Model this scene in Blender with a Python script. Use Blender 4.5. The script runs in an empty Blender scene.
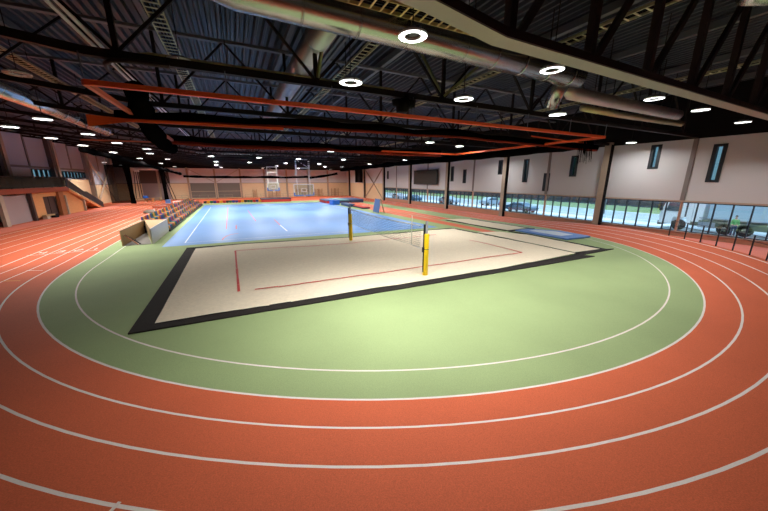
import bpy, bmesh, math, random
from math import pi, sin, cos, radians as R
from mathutils import Vector, Matrix, noise
random.seed(7)
COL = bpy.context.scene.collection

# ------------------------------------------------------------------ materials
M = {}
def lin(c):
    return tuple(((v/255)/12.92 if v/255 <= .04045 else ((v/255+.055)/1.055)**2.4) for v in c) + (1,)
def mat(name, rgb, rough=.6, metal=0, spec=.5, noise_scale=0, noise_amt=0, bump=0, bump_scale=40, emit=0, coord='Object', scale3=None):
    m = bpy.data.materials.new(name); m.use_nodes = True
    nt = m.node_tree; b = nt.nodes['Principled BSDF']
    b.inputs['Base Color'].default_value = lin(rgb)
    b.inputs['Roughness'].default_value = rough
    b.inputs['Metallic'].default_value = metal
    b.inputs['Specular IOR Level'].default_value = spec
    tc = nt.nodes.new('ShaderNodeTexCoord'); vec = tc.outputs[coord]
    if scale3:
        mp = nt.nodes.new('ShaderNodeMapping'); mp.inputs['Scale'].default_value = scale3
        nt.links.new(vec, mp.inputs['Vector']); vec = mp.outputs['Vector']
    if noise_scale:
        n = nt.nodes.new('ShaderNodeTexNoise'); n.inputs['Scale'].default_value = noise_scale; n.inputs['Detail'].default_value = 5
        nt.links.new(vec, n.inputs['Vector'])
        mx = nt.nodes.new('ShaderNodeMix'); mx.data_type = 'RGBA'
        c = lin(rgb)
        mx.inputs['A'].default_value = tuple(v*(1-noise_amt) for v in c[:3])+(1,)
        mx.inputs['B'].default_value = tuple(min(1, v*(1+noise_amt)) for v in c[:3])+(1,)
        nt.links.new(n.outputs['Fac'], mx.inputs['Factor']); nt.links.new(mx.outputs['Result'], b.inputs['Base Color'])
    if bump:
        n2 = nt.nodes.new('ShaderNodeTexNoise'); n2.inputs['Scale'].default_value = bump_scale; n2.inputs['Detail'].default_value = 3
        nt.links.new(vec, n2.inputs['Vector'])
        bp = nt.nodes.new('ShaderNodeBump'); bp.inputs['Strength'].default_value = bump; bp.inputs['Distance'].default_value = .02
        nt.links.new(n2.outputs['Fac'], bp.inputs['Height']); nt.links.new(bp.outputs['Normal'], b.inputs['Normal'])
    if emit:
        b.inputs['Emission Color'].default_value = lin(rgb); b.inputs['Emission Strength'].default_value = emit
    M[name] = m
    return m

def rubber(name, rgb, dark=.17, speck=True):
    """Granular sports surface: fine speckle, broad wear, faint bump."""
    m = bpy.data.materials.new(name); m.use_nodes = True
    nt = m.node_tree; b = nt.nodes['Principled BSDF']; L = nt.links
    tc = nt.nodes.new('ShaderNodeTexCoord')
    n1 = nt.nodes.new('ShaderNodeTexNoise'); n1.inputs['Scale'].default_value = 55; n1.inputs['Detail'].default_value = 4
    n2 = nt.nodes.new('ShaderNodeTexNoise'); n2.inputs['Scale'].default_value = .35; n2.inputs['Detail'].default_value = 4
    L.new(tc.outputs['Object'], n1.inputs['Vector']); L.new(tc.outputs['Object'], n2.inputs['Vector'])
    r = nt.nodes.new('ShaderNodeMapRange'); r.inputs['From Min'].default_value = .3; r.inputs['From Max'].default_value = .7
    r.inputs['To Min'].default_value = 1-dark; r.inputs['To Max'].default_value = 1+dark
    L.new(n1.outputs['Fac'], r.inputs['Value'])
    r2 = nt.nodes.new('ShaderNodeMapRange'); r2.inputs['From Min'].default_value = .3; r2.inputs['From Max'].default_value = .7
    r2.inputs['To Min'].default_value = .94; r2.inputs['To Max'].default_value = 1.06
    L.new(n2.outputs['Fac'], r2.inputs['Value'])
    mu = nt.nodes.new('ShaderNodeMath'); mu.operation = 'MULTIPLY'
    L.new(r.outputs['Result'], mu.inputs[0]); L.new(r2.outputs['Result'], mu.inputs[1])
    vm = nt.nodes.new('ShaderNodeVectorMath'); vm.operation = 'SCALE'
    vm.inputs[0].default_value = lin(rgb)[:3]; L.new(mu.outputs[0], vm.inputs['Scale'])
    L.new(vm.outputs['Vector'], b.inputs['Base Color'])
    bp = nt.nodes.new('ShaderNodeBump'); bp.inputs['Strength'].default_value = .25; bp.inputs['Distance'].default_value = .01
    L.new(n1.outputs['Fac'], bp.inputs['Height']); L.new(bp.outputs['Normal'], b.inputs['Normal'])
    b.inputs['Roughness'].default_value = .78; b.inputs['Specular IOR Level'].default_value = .3
    M[name] = m

rubber('red', (206, 100, 64)); rubber('green', (150, 169, 118), .12); rubber('pink', (226, 126, 104), .12)
rubber('white_line', (232, 222, 214), .06)
mat('runway', (214, 106, 70), .7, noise_scale=20, noise_amt=.1)
mat('blue_court', (104, 150, 208), .45, spec=.4, noise_scale=.5, noise_amt=.1)
mat('court_line', (225, 232, 240), .5)
mat('red_line', (214, 84, 84), .5)
mat('yellow_line', (220, 170, 70), .6)
mat('sand', (234, 220, 194), .95, noise_scale=8, noise_amt=.13, bump=1, bump_scale=9)
mat('edge_mat', (46, 42, 39), .85, spec=.15, noise_scale=6, noise_amt=.3, bump=.5, bump_scale=60)
mat('tape', (208, 62, 50), .6)
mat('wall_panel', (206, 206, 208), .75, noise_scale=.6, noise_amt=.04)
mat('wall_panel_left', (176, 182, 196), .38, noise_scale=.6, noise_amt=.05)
mat('joint', (132, 124, 122), .7)
mat('concrete', (168, 152, 134), .8, noise_scale=2.5, noise_amt=.16, bump=.2)
mat('brick', (188, 140, 114), .85, noise_scale=5, noise_amt=.2, bump=.3)
mat('sill', (184, 164, 148), .7)
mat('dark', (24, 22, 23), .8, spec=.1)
mat('frame', (40, 44, 50), .5, .3)
mat('steel_dark', (34, 29, 29), .6, .2, spec=.2)
mat('steel_near', (50, 38, 40), .55, .2, spec=.3)
mat('steel_light', (150, 144, 132), .5, .4)
mat('steel_pale', (100, 102, 110), .6, .2, spec=.3)
mat('deck', (60, 64, 74), .5, .15, spec=.25)
mat('duct', (176, 176, 176), .2, .95, noise_scale=8, noise_amt=.12, bump=.25, bump_scale=14, scale3=(6, .3, .3))
mat('duct_cool', (176, 182, 194), .38, .85)
mat('duct_matte', (206, 196, 192), .4, .75)
mat('galv', (196, 188, 150), .4, .7)
mat('tray_yellow', (206, 184, 126), .5, .4)
mat('rod_green', (138, 142, 92), .5, .3)
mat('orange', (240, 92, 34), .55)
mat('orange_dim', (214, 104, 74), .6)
mat('net_black', (10, 9, 9), 1, spec=0)
mat('net_red', (120, 44, 30), .95, spec=.05)
mat('yellow_pad', (250, 212, 20), .5)
mat('pole', (120, 122, 122), .5, .4)
mat('white', (238, 238, 236), .5)
mat('white_cord', (225, 222, 205), .7)
mat('cable_white', (222, 220, 226), .35, .2)
mat('ply', (166, 138, 98), .6, noise_scale=3, noise_amt=.14, scale3=(1, 1, 4))
mat('ply_orange', (206, 146, 92), .6, noise_scale=2.2, noise_amt=.14, scale3=(1, 1, 3))
mat('ply_dark', (150, 92, 52), .6, noise_scale=3, noise_amt=.2)
mat('ply_white', (176, 170, 158), .5, noise_scale=3, noise_amt=.06)
mat('ply_wall', (224, 198, 158), .6, noise_scale=1.6, noise_amt=.1, scale3=(1, 1, 2.5))
mat('fascia', (146, 70, 46), .6, noise_scale=4, noise_amt=.2)
mat('door_grey', (150, 134, 134), .6, noise_scale=1, noise_amt=.06)
mat('door_dark', (58, 44, 42), .5)
mat('panel_grey', (112, 106, 98), .7, noise_scale=1, noise_amt=.1)
mat('panel_dark', (84, 72, 70), .7)
mat('mat_blue', (52, 78, 122), .55); mat('mat_red', (196, 44, 40), .55); mat('mat_teal', (80, 140, 150), .55); mat('mat_bright', (30, 96, 190), .5)
mat('mat_dark', (58, 56, 78), .6); mat('mat_pale', (206, 214, 226), .6); mat('mat_sky', (96, 134, 200), .55)
mat('screen', (62, 62, 58), .25, spec=.6)
mat('asphalt', (140, 152, 160), .5, noise_scale=.15, noise_amt=.1, bump=.1)
mat('kerb', (205, 214, 216), .8)
mat('grass', (102, 122, 74), .9, noise_scale=.4, noise_amt=.25)
mat('hedge', (60, 58, 66), .9, noise_scale=2, noise_amt=.5)
mat('leaves', (70, 88, 52), .9, noise_scale=1.5, noise_amt=.5)
mat('bark', (90, 76, 64), .9)
mat('truck_white', (236, 238, 240), .35)
mat('tarp', (176, 200, 214), .5, noise_scale=.8, noise_amt=.08)
mat('tyre', (32, 32, 34), .8)
mat('chassis', (104, 116, 100), .6)
mat('auto_glass', (50, 70, 84), .1, spec=.8)
mat('car_blue', (62, 92, 116), .3, .3); mat('car_silver', (160, 172, 186), .3, .5); mat('car_red', (170, 44, 44), .35, .1)
mat('skin', (206, 160, 132), .6); mat('hivis', (74, 160, 86), .6); mat('trousers', (62, 70, 96), .8); mat('hair', (60, 44, 34), .8)
mat('sign_pink', (196, 110, 170), .5)
mat('off_lamp', (168, 140, 124), .5)
for n_, c_ in dict(seat_red=(138, 20, 16), seat_yellow=(170, 118, 4), seat_green=(8, 74, 48), seat_blue=(8, 36, 104), seat_orange=(156, 66, 14), seat_black=(24, 22, 28)).items():
    mat(n_, c_, .65, spec=.2)
mat('tube', (246, 250, 246), .4, emit=5); mat('tube_dim', (255, 250, 244), .4, emit=8)
mat('panel_blue', (70, 100, 150), .5, noise_scale=6, noise_amt=.3)
mat('bag', (112, 104, 92), .9)
# clear glass
g = bpy.data.materials.new('glass'); g.use_nodes = True; nt = g.node_tree; nt.nodes.clear()
o_ = nt.nodes.new('ShaderNodeOutputMaterial'); mx = nt.nodes.new('ShaderNodeMixShader')
tr = nt.nodes.new('ShaderNodeBsdfTransparent'); tr.inputs['Color'].default_value = (.86, .95, .97, 1)
gl = nt.nodes.new('ShaderNodeBsdfGlossy'); gl.inputs['Roughness'].default_value = .02
mx.inputs['Fac'].default_value = .07
nt.links.new(tr.outputs[0], mx.inputs[1]); nt.links.new(gl.outputs[0], mx.inputs[2]); nt.links.new(mx.outputs[0], o_.inputs['Surface'])
M['glass'] = g
g2 = g.copy(); g2.name = 'glass_tinted'; M['glass_tinted'] = g2
for n_ in g2.node_tree.nodes:
    if n_.type == 'BSDF_TRANSPARENT': n_.inputs['Color'].default_value = (.26, .36, .40, 1)
def mesh_like(name, rgb, alpha, scale=None):
    """Open mesh seen from afar: the thread between the holes as partial cover."""
    m = bpy.data.materials.new(name); m.use_nodes = True; nt = m.node_tree; nt.nodes.clear()
    o = nt.nodes.new('ShaderNodeOutputMaterial'); x = nt.nodes.new('ShaderNodeMixShader')
    t = nt.nodes.new('ShaderNodeBsdfTransparent'); d = nt.nodes.new('ShaderNodeBsdfDiffuse')
    d.inputs['Color'].default_value = lin(rgb); x.inputs['Fac'].default_value = alpha
    nt.links.new(t.outputs[0], x.inputs[1]); nt.links.new(d.outputs[0], x.inputs[2]); nt.links.new(x.outputs[0], o.inputs['Surface'])
    M[name] = m
mesh_like('smoked', (60, 66, 62), .8)
mesh_like('netting', (16, 15, 15), .55)

# ------------------------------------------------------------------ mesh builder
class MB:
    def __init__(s): s.v = []; s.f = []; s.m = []; s.mats = []; s.smooth = []
    def mi(s, name):
        if name not in s.mats: s.mats.append(name)
        return s.mats.index(name)
    def add(s, vs, fs, m, smooth=False):
        b = len(s.v); s.v += [tuple(v) for v in vs]; k = s.mi(m)
        for f in fs: s.f.append([b+i for i in f]); s.m.append(k); s.smooth.append(smooth)
        return s
    def box(s, x0, x1, y0, y1, z0, z1, m, mtx=None):
        vs = [Vector((x, y, z)) for z in (z0, z1) for y in (y0, y1) for x in (x0, x1)]
        if mtx: vs = [mtx @ v for v in vs]
        return s.add(vs, [(0, 2, 3, 1), (4, 5, 7, 6), (0, 1, 5, 4), (1, 3, 7, 5), (3, 2, 6, 7), (2, 0, 4, 6)], m)
    def bar(s, p, q, w, h, m, up=(0, 0, 1)):
        p = Vector(p); q = Vector(q); d = (q-p); L = d.length; d.normalize(); up = Vector(up)
        if abs(d.dot(up)) > .99: up = Vector((0, 1, 0))
        r = d.cross(up).normalized(); u = r.cross(d)
        vs = [a+r*sx*w/2+u*sz*h/2 for a in (p, q) for sz in (-1, 1) for sx in (-1, 1)]
        return s.add(vs, [(0, 1, 3, 2), (4, 6, 7, 5), (0, 4, 5, 1), (2, 3, 7, 6), (0, 2, 6, 4), (1, 5, 7, 3)], m)
    def tube(s, pts, r, m, n=10, cap=True):
        pts = [Vector(p) for p in pts]; rs = r if isinstance(r, (list, tuple)) else [r]*len(pts)
        vs = []; fs = []; pu = None
        for i, p in enumerate(pts):
            d = (pts[min(i+1, len(pts)-1)]-pts[max(i-1, 0)]).normalized()
            up = pu or (Vector((0, 0, 1)) if abs(d.z) < .9 else Vector((1, 0, 0)))
            a = (up-d*up.dot(d)).normalized(); pu = a; b = d.cross(a)
            for k in range(n):
                t = 2*pi*k/n; vs.append(p+a*cos(t)*rs[i]+b*sin(t)*rs[i])
        for i in range(len(pts)-1):
            for k in range(n):
                fs.append((i*n+k, i*n+(k+1) % n, (i+1)*n+(k+1) % n, (i+1)*n+k))
        if cap: fs += [tuple(range(n-1, -1, -1)), tuple((len(pts)-1)*n+k for k in range(n))]
        return s.add(vs, fs, m, True)
    def prism(s, poly, z0, z1, m, top_only=False):
        n = len(poly); vs = [(x, y, z1) for x, y in poly]
        if top_only: return s.add(vs, [tuple(range(n))], m)
        vs += [(x, y, z0) for x, y in poly]
        return s.add(vs, [tuple(range(n)), tuple(range(2*n-1, n-1, -1))]+[(n+i, n+(i+1) % n, (i+1) % n, i) for i in range(n)], m)
    def xprism(s, poly, x0, x1, m):        # polygon in (y,z) extruded along x
        n = len(poly); vs = [(x0, y, z) for y, z in poly]+[(x1, y, z) for y, z in poly]
        return s.add(vs, [tuple(range(n)), tuple(range(2*n-1, n-1, -1))]+[(n+i, n+(i+1) % n, (i+1) % n, i) for i in range(n)], m)
    def strip(s, p, q, w, z, m):
        p = Vector(p); q = Vector(q); d = (q-p).normalized(); nrm = Vector((-d.y, d.x))*w/2
        return s.add([(*(p+nrm), z), (*(p-nrm), z), (*(q-nrm), z), (*(q+nrm), z)], [(0, 1, 2, 3)], m)
    def build(s, name, parent=None, bevel=0, loc=None, fix=True):
        me = bpy.data.meshes.new(name); me.from_pydata(s.v, [], s.f)
        for m in s.mats: me.materials.append(M[m])
        for p, k, sm in zip(me.polygons, s.m, s.smooth): p.material_index = k; p.use_smooth = sm
        if fix:
            bm = bmesh.new(); bm.from_mesh(me); bmesh.ops.recalc_face_normals(bm, faces=bm.faces); bm.to_mesh(me); bm.free()
        o = bpy.data.objects.new(name, me); COL.objects.link(o)
        if parent: o.parent = parent
        if loc: o.location = loc
        if bevel:
            b = o.modifiers.new('Bevel', 'BEVEL'); b.width = bevel; b.segments = 2; b.limit_method = 'ANGLE'
        return o
def tag(o, label=None, cat=None, group=None, kind=None):
    if label: o['label'] = label
    if cat: o['category'] = cat
    if group: o['group'] = group
    if kind: o['kind'] = kind
    return o
def empty(name, loc=(0, 0, 0), rz=0, **k):
    o = bpy.data.objects.new(name, None); COL.objects.link(o); o.location = loc; o.rotation_euler = (0, 0, rz)
    return tag(o, **k)
def struct(o, label, cat):
    return tag(o, label, cat, kind='structure')
def dup(o, loc=None, rz=None, label=None, group=None):
    def cp(a, par):
        c = a.copy(); COL.objects.link(c)
        if par: c.parent = par
        for ch in a.children: cp(ch, c)
        return c
    r = cp(o, None)
    if loc is not None: r.location = loc
    if rz is not None: r.rotation_euler = (0, 0, rz)
    if label: r['label'] = label
    if group: r['group'] = group
    return r

# ------------------------------------------------------------------ key dimensions (metres)
XW, XL, YB, YF, ZD = 31.35, -24.0, 90.0, -8.0, 11.0     # window wall, left wall, back wall, wall behind camera, roof deck
CX, CY, R1, LW = 10.08, 21.606, 18.37, .89               # bend centre, inner line radius, lane width

# ------------------------------------------------------------------ floor
def catmull(P, n=6):
    out = []
    for i in range(len(P)-1):
        p0, p1, p2, p3 = P[max(i-1, 0)], P[i], P[i+1], P[min(i+2, len(P)-1)]
        for k in range(n):
            t = k/n
            out.append(tuple(.5*((2*b)+(c-a)*t+(2*a-5*b+4*c-d)*t*t+(-a+3*b-3*c+d)*t**3) for a, b, c, d in zip(p0, p1, p2, p3)))
    out.append(P[-1]); return out
path = [(-8.5, y) for y in (90, 75, 60, 50, 40, 33)]+[(-8.5, 29), (-8.46, 27), (-8.4, 25), (-8.33, 23.2)]
for a in range(181, 316, 2): path.append((CX+R1*cos(R(a)), CY+R1*sin(R(a))))
tail = [path[-1], (24.9, 11.0), (26.35, 14.3), (27.15, 17.9), (27.25, 21), (26.95, 24.8), (26.6, 30), (26.5, 36), (26.5, 45), (26.5, 60), (26.5, 90)]
path += catmull(tail, 5)[1:]
nrm = []
for i, p in enumerate(path):
    a = Vector(path[max(i-1, 0)]); b = Vector(path[min(i+1, len(path)-1)]); d = (b-a).normalized(); nrm.append(Vector((d.y, -d.x))*(1))
if nrm[0].x > 0: nrm = [-n for n in nrm]
def sstep(t): t = max(0, min(1, t)); return t*t*(3-2*t)
def bank(p, off):
    y = p[1]
    f = sstep((23-y)/8) if p[0] < CX else sstep((27-y)/14)
    return max(0, off)*.149*f
LINE = .055
def path_grid(mb, offs, mats, z=.012, i0=0, i1=None):
    i1 = i1 or len(path); vs = []; fs = []
    for mi_, (o0, o1) in enumerate(zip(offs[:-1], offs[1:])):
        vs = []; fs = []
        for i in range(i0, i1):
            for o in (o0, o1):
                q = Vector(path[i])+nrm[i]*o; vs.append((q.x, q.y, z+bank(path[i], o)))
        for k in range(i1-i0-1): fs.append((2*k, 2*k+1, 2*k+3, 2*k+2))
        mb.add(vs, fs, mats[mi_], True)
fl = MB()
fl.box(XL, XW, YF, YB, -.2, 0, 'red')
# infield green, everything inside the inner line up to its far end
inner = [p for p in path if p[1] <= 70.5]
inner = [(-8.5, 73)]+inner+[(26.5, 73)]
fl.add([(x, y, .004) for x, y in inner], [tuple(range(len(inner)))], 'green')
fl.prism([(-8.5, 24), (-5.6, 24), (-5.6, 69), (-8.5, 69)], 0, .006, 'red', True) if False else None
# red straight beside the windows, runways, court
fl.add([(26.5, 26, .005), (XW, 20, .005), (XW, 78, .005), (26.5, 78, .005)], [(0, 1, 2, 3)], 'pink')
fl.add([(16.9, 71, .008), (26.5, 64, .008), (26.5, 73.1, .008), (-8.5, 73.1, .008), (-8.5, 71, .008)], [(0, 1, 2, 3, 4)], 'pink')
fl.add([(20.03, 19.8, .008), (21.25, 19.45, .008), (21.3, 62, .008), (19.4, 62, .008), (19.4, 34, .008)], [(0, 1, 2, 3, 4)], 'runway')
fl.add([(21.5, 29.2, .008), (23.5, 29.2, .008), (23.7, 62, .008), (21.5, 62, .008)], [(0, 1, 2, 3)], 'runway')
for x in (19.4, 20.3, 21.35, 22.4, 23.6): fl.strip((x, 30 if x > 21 else 34), (x, 62), .07, .012, 'white_line')
fl.add([(x, y, .008) for x, y in ((-5.04, 25.43), (18.01, 24.34), (16.8, 64.5), (-5.25, 65.9))], [(0, 1, 2, 3)], 'blue_court')
for p, q, w, m in (((-3.76, 26.45), (-3.96, 60.5), .08, 'court_line'), ((-3.76, 26.45), (16.6, 25.6), .05, 'court_line'), ((-3.96, 60.5), (15.6, 59.3), .05, 'court_line'), ((16.6, 25.6), (15.6, 59.3), .05, 'court_line'),
                   ((-1.08, 32.4), (-1.3, 59.3), .08, 'red_line'), ((-.2, 34.8), (-.22, 32), .1, 'red_line'), ((1.57, 52), (1.87, 37.4), .08, 'red_line'),
                   ((3.95, 37.9), (3.95, 32.9), .09, 'red_line'), ((3.96, 32.9), (4.02, 28.6), .1, 'court_line')):
    fl.strip(p, q, w, .012, m)
arc = [(-1.26+1.5*(1-cos(t))*.8, 26.45+2.75*sin(t)) for t in [k*pi/2/8 for k in range(9)]]
for a, b in zip(arc, arc[1:]): fl.strip(a, b, .09, .013, 'red_line')
# inner white line on the infield (follows the inner edge)
i_c0 = [i for i, p in enumerate(path) if p[1] < 62]
path_grid(fl, [-1.04, -.985], ['white_line'], .009, i_c0[0], i_c0[-1])
# sprint straight on the left
for x in (-13.5, -14.7, -15.9, -17.1, -18.3): fl.strip((x, 14), (x, 88), .06, .006, 'white_line')
fl.add([(-19.6, 12, .007), (-18.9, 12, .007), (-20.8, 12, .007), (-20.8, 88, .007), (-18.9, 88, .007)], [(1, 2, 3, 4)], 'pink')
struct(fl.build('floor', fix=False), 'indoor arena floor with red running lanes, green infield and blue court', 'floor')
tk = MB()
offs = [-.03, .03]; ms = ['white_line']
for k in range(1, 5):
    c = k*LW; w = LINE/2*(1.25 if k == 4 else 1); offs += [c-w, c+w]; ms += ['red', 'white_line']
path_grid(tk, offs, ms)
path_grid(tk, [offs[-1], 4*LW+.28], ['red'])
# outer shoulder wider in front of the camera, then the skirt
vs = []; fs = []
for i in range(len(path)):
    p = path[i]
    wide = .9 if (p[1] < 12 and p[0] < 14) else .28
    o = 4*LW+.28; q = Vector(p)+nrm[i]*o; q2 = Vector(p)+nrm[i]*(4*LW+wide)
    h = bank(p, o)+.012
    vs += [(q.x, q.y, h), (q2.x, q2.y, h+.001), (q2.x, q2.y, 0)]
for i in range(len(path)-1):
    a = 3*i; b = a+3; fs += [(a, a+1, b+1, b), (a+1, a+2, b+2, b+1)]
tk.add(vs, fs, 'red', True)
tk.strip((-1.82, 4.3), (-2.1, 3.9), .055, .435, 'white_line')
sh_ = []
for i, p in enumerate(path):
    if p[0] > CX+5 and p[1] < 16:
        q = Vector(p)+nrm[i]*(4*LW+.285); sh_.append((q.x, q.y))
sm = MB(); sm.prism(sh_+[(XW, sh_[-1][1]), (XW, YF), (sh_[0][0], YF)], 0, .26, 'pink')
struct(sm.build('floor_shoulder'), 'raised pinkish floor strip between the banked bend and the windows', 'floor')
# start and finish marks with lane numerals on the left straight
def digit(mb, ch, x, y, s, z, m):
    S = {'1': [((0, -1), (0, 1))], '2': [((-.5, 1), (.5, 1)), ((.5, 1), (.5, 0)), ((.5, 0), (-.5, 0)), ((-.5, 0), (-.5, -1)), ((-.5, -1), (.5, -1))],
         '3': [((-.5, 1), (.5, 1)), ((.5, 1), (.5, -1)), ((-.5, 0), (.5, 0)), ((-.5, -1), (.5, -1))], '4': [((-.5, 1), (-.5, 0)), ((-.5, 0), (.5, 0)), ((.5, 1), (.5, -1))]}
    for a, b in S[ch]: mb.strip((x+a[0]*s, y+a[1]*s), (x+b[0]*s, y+b[1]*s), .09, z, m)
tk.strip((-8.55, 26.1), (-12.1, 26.1), .06, .018, 'white_line')
for k, ch in enumerate('1234'): digit(tk, ch, -8.97-k*.89, 26.7, .28, .02, 'white_line')
tk.strip((-10.33, 21.6), (-9.4, 21.2), .05, .04, 'white_line')
tk.strip((-9.9, 19.2), (-9.2, 18.9), .06, .15, 'yellow_line')
struct(tk.build('floor_track', fix=False), 'banked four-lane red running track with white lane lines', 'running track')

# ------------------------------------------------------------------ sand pits and their rubber borders
def sh(x, y): return .035*noise.noise(Vector((x*.35, y*.35, 1)))+.02*noise.noise(Vector((x*1.4, y*1.4, 5)))
def sand(poly, name, label, z=.02, step=.45):
    xs = [p[0] for p in poly]; ys = [p[1] for p in poly]; bm = bmesh.new()
    f = bm.faces.new([bm.verts.new((x, y, z)) for x, y in poly])
    nx = int((max(xs)-min(xs))/step); ny = int((max(ys)-min(ys))/step)
    for k in range(1, nx):
        bmesh.ops.bisect_plane(bm, geom=bm.verts[:]+bm.edges[:]+bm.faces[:], plane_co=(min(xs)+k*step, 0, 0), plane_no=(1, 0, 0))
    for k in range(1, ny):
        bmesh.ops.bisect_plane(bm, geom=bm.verts[:]+bm.edges[:]+bm.faces[:], plane_co=(0, min(ys)+k*step, 0), plane_no=(0, 1, 0))
    for v in bm.verts:
        v.co.z += .035*noise.noise(Vector((v.co.x*.35, v.co.y*.35, 1)))+.02*noise.noise(Vector((v.co.x*1.4, v.co.y*1.4, 5)))+.045
    me = bpy.data.meshes.new(name); bm.to_mesh(me); bm.free(); me.materials.append(M['sand'])
    for p in me.polygons: p.use_smooth = True
    o = bpy.data.objects.new(name, me); COL.objects.link(o)
    return tag(o, label, 'sand', kind='stuff')
sand([(-2.8, 11.3), (12.25, 10.95), (19.15, 11.2), (19.15, 14.6), (18.75, 22.8), (8, 22.75), (.6, 23.7), (-2.8, 23.6)], 'court_sand', 'pale raked sand of the large beach volleyball court')
sand([(19.4, 11.45), (21.95, 11.3), (22.2, 17.2), (21.3, 19.45), (20.05, 19.75), (19.35, 20.3)], 'pit_sand', 'pale sand of the narrow jumping pit beside the volleyball court')
sand([(22.6, 19.7), (25.3, 19.7), (25.1, 27.7), (22.35, 29), (22.35, 24)], 'pit_sand', 'pale sand of the jumping pit nearest the window wall')
bd = MB()
def band(mb, p, q, w0, w1=None, h=.05):
    p = Vector(p); q = Vector(q); d = (q-p).normalized(); n = Vector((-d.y, d.x)); w1 = w1 or w0
    mb.prism([tuple(p+n*w0), tuple(p-n*w0), tuple(q-n*w1), tuple(q+n*w1)], 0, h, 'edge_mat')
bd.prism([(-3.4, 10.88), (-2.82, 11.38), (-2.82, 23.4), (-3.38, 24.2)], 0, .05, 'edge_mat')
bd.prism([(-3.4, 10.88), (11.79, 10.46), (19.6, 10.3), (19.2, 11.1), (12.25, 10.93), (-2.82, 11.38)], 0, .05, 'edge_mat')
bd.prism([(-3.38, 24.2), (-2.82, 23.6), (.63, 23.78), (8, 22.62), (18.63, 22.85), (18.63, 23.25), (8, 23.05), (.63, 24.05)], 0, .05, 'edge_mat')
bd.prism([(18.63, 23.25), (18.6, 22.8), (19.1, 14.6), (19.15, 11.1), (19.4, 11.1), (19.35, 14.6), (18.95, 23)], 0, .05, 'edge_mat')
tag(bd.build('rubber_border_mat'), 'black rubber border mat framing the beach volleyball sand', 'border mat')
b2 = MB()
b2.prism([(19.4, 11.45), (19.2, 10.85), (22.95, 10.95), (21.95, 11.3)], 0, .05, 'edge_mat')
b2.prism([(21.95, 11.3), (22.4, 11.0), (22.68, 17.3), (22.55, 19.3), (22.25, 19.3), (22.3, 17.2)], 0, .05, 'edge_mat')
b2.prism([(21.3, 19.45), (22.3, 19.2), (22.3, 19.4), (21.35, 19.6)], 0, .02, 'edge_mat') if False else None
tag(b2.build('rubber_border_mat'), 'black rubber edging around the narrow pit beside the volleyball sand', 'border mat')
b3 = MB()
b3.prism([(22.3, 19.35), (25.9, 19.4), (25.3, 19.75), (22.6, 19.75)], 0, .05, 'edge_mat')
b3.prism([(25.3, 19.75), (25.65, 19.45), (25.45, 27.9), (25.15, 27.7)], 0, .05, 'edge_mat')
b3.prism([(22.25, 19.75), (22.6, 19.75), (22.35, 28.4), (22.05, 28.4)], 0, .05, 'edge_mat')
tag(b3.build('rubber_border_mat'), 'black rubber edging around the pit nearest the window wall', 'border mat')
tapes = [([(.34, 13.18), (4.1, 12.96), (9.77, 12.87), (16.33, 12.93)], 'red boundary tape along the camera side of the volleyball court'),
         ([(16.33, 12.93), (16.22, 15.7), (16.0, 17.5)], 'short red boundary tape at the pit end of the volleyball court'),
         ([(-.36, 21.6), (-.28, 13.2)], 'red boundary tape across the end nearest the seats'),
         ([(-.36, 21.6), (6.84, 20.5), (12.53, 20.6), (15.1, 20.65)], 'red boundary tape on the blue court side of the volleyball court')]
for ps, lb in tapes:
    t = MB()
    for a, b in zip(ps, ps[1:]):
        a = Vector(a); b = Vector(b); n = max(1, int((b-a).length/.9))
        for k in range(n):
            u, w = a.lerp(b, k/n), a.lerp(b, (k+1)/n)
            t.strip(u, w, .085+.03*random.random(), .085+max(sh(*u), sh(*w)), 'tape')
    tag(t.build('boundary_tape', fix=False), lb, 'line tape')

# ------------------------------------------------------------------ volleyball net and poles
for (x, y), lb in (((8.03, 11.74), 'volleyball pole with yellow padding on the camera side of the sand'), ((7.75, 21.62), 'volleyball pole with yellow padding beside the blue court')):
    e = empty('volleyball_pole', (x, y, .02), label=lb, cat='volleyball pole', group='volleyball poles')
    MB().tube([(0, 0, 0), (0, 0, 2.7)], .065, 'pole', 14).build('pole', e)
    MB().tube([(0, 0, .02), (0, 0, .04), (0, 0, 2.06), (0, 0, 2.1)], [.12, .135, .135, .12], 'yellow_pad', 16).build('padding', e)
    MB().tube([(0, 0, 1.33), (0, 0, 1.36)], .138, 'frame', 16).build('strap', e)
    w = MB(); w.box(-.16, -.09, -.03, .03, .2, 2.55, 'frame'); w.box(-.2, -.1, -.05, .05, 1.2, 1.45, 'frame'); w.build('tension_rail', e)
net = empty('volleyball_net', (7.9, 11.9, 0), label='beach volleyball net strung between the two yellow padded poles', cat='volleyball net')
Ln = 9.62
def npt(t, z): return (-.18*t, .1+t*(Ln-.1), z-.10*sin(pi*t))
for z, nm, mt, r in ((2.48, 'top_band', 'white_cord', .022), (1.42, 'bottom_band', 'white_cord', .014)):
    MB().tube([npt(k/24, z) for k in range(25)], r, mt, 6).build(nm, net)
mm = MB()
for k in range(1, 96):
    t = k/96; mm.bar(npt(t, 2.48), npt(t, 1.42), .005, .005, 'net_black')
for z in [1.42+.1*j for j in range(1, 11)]:
    for k in range(12): mm.bar(npt(k/12, z), npt((k+1)/12, z), .005, .005, 'net_black')
mm.build('mesh', net)
MB().bar(npt(.09, 2.9), npt(.09, 1.42), .03, .03, 'white_cord').build('antenna', net)
MB().bar(npt(.0, 1.35), npt(.09, 1.42), .05, .02, 'white').build('side_strap', net)

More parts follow.
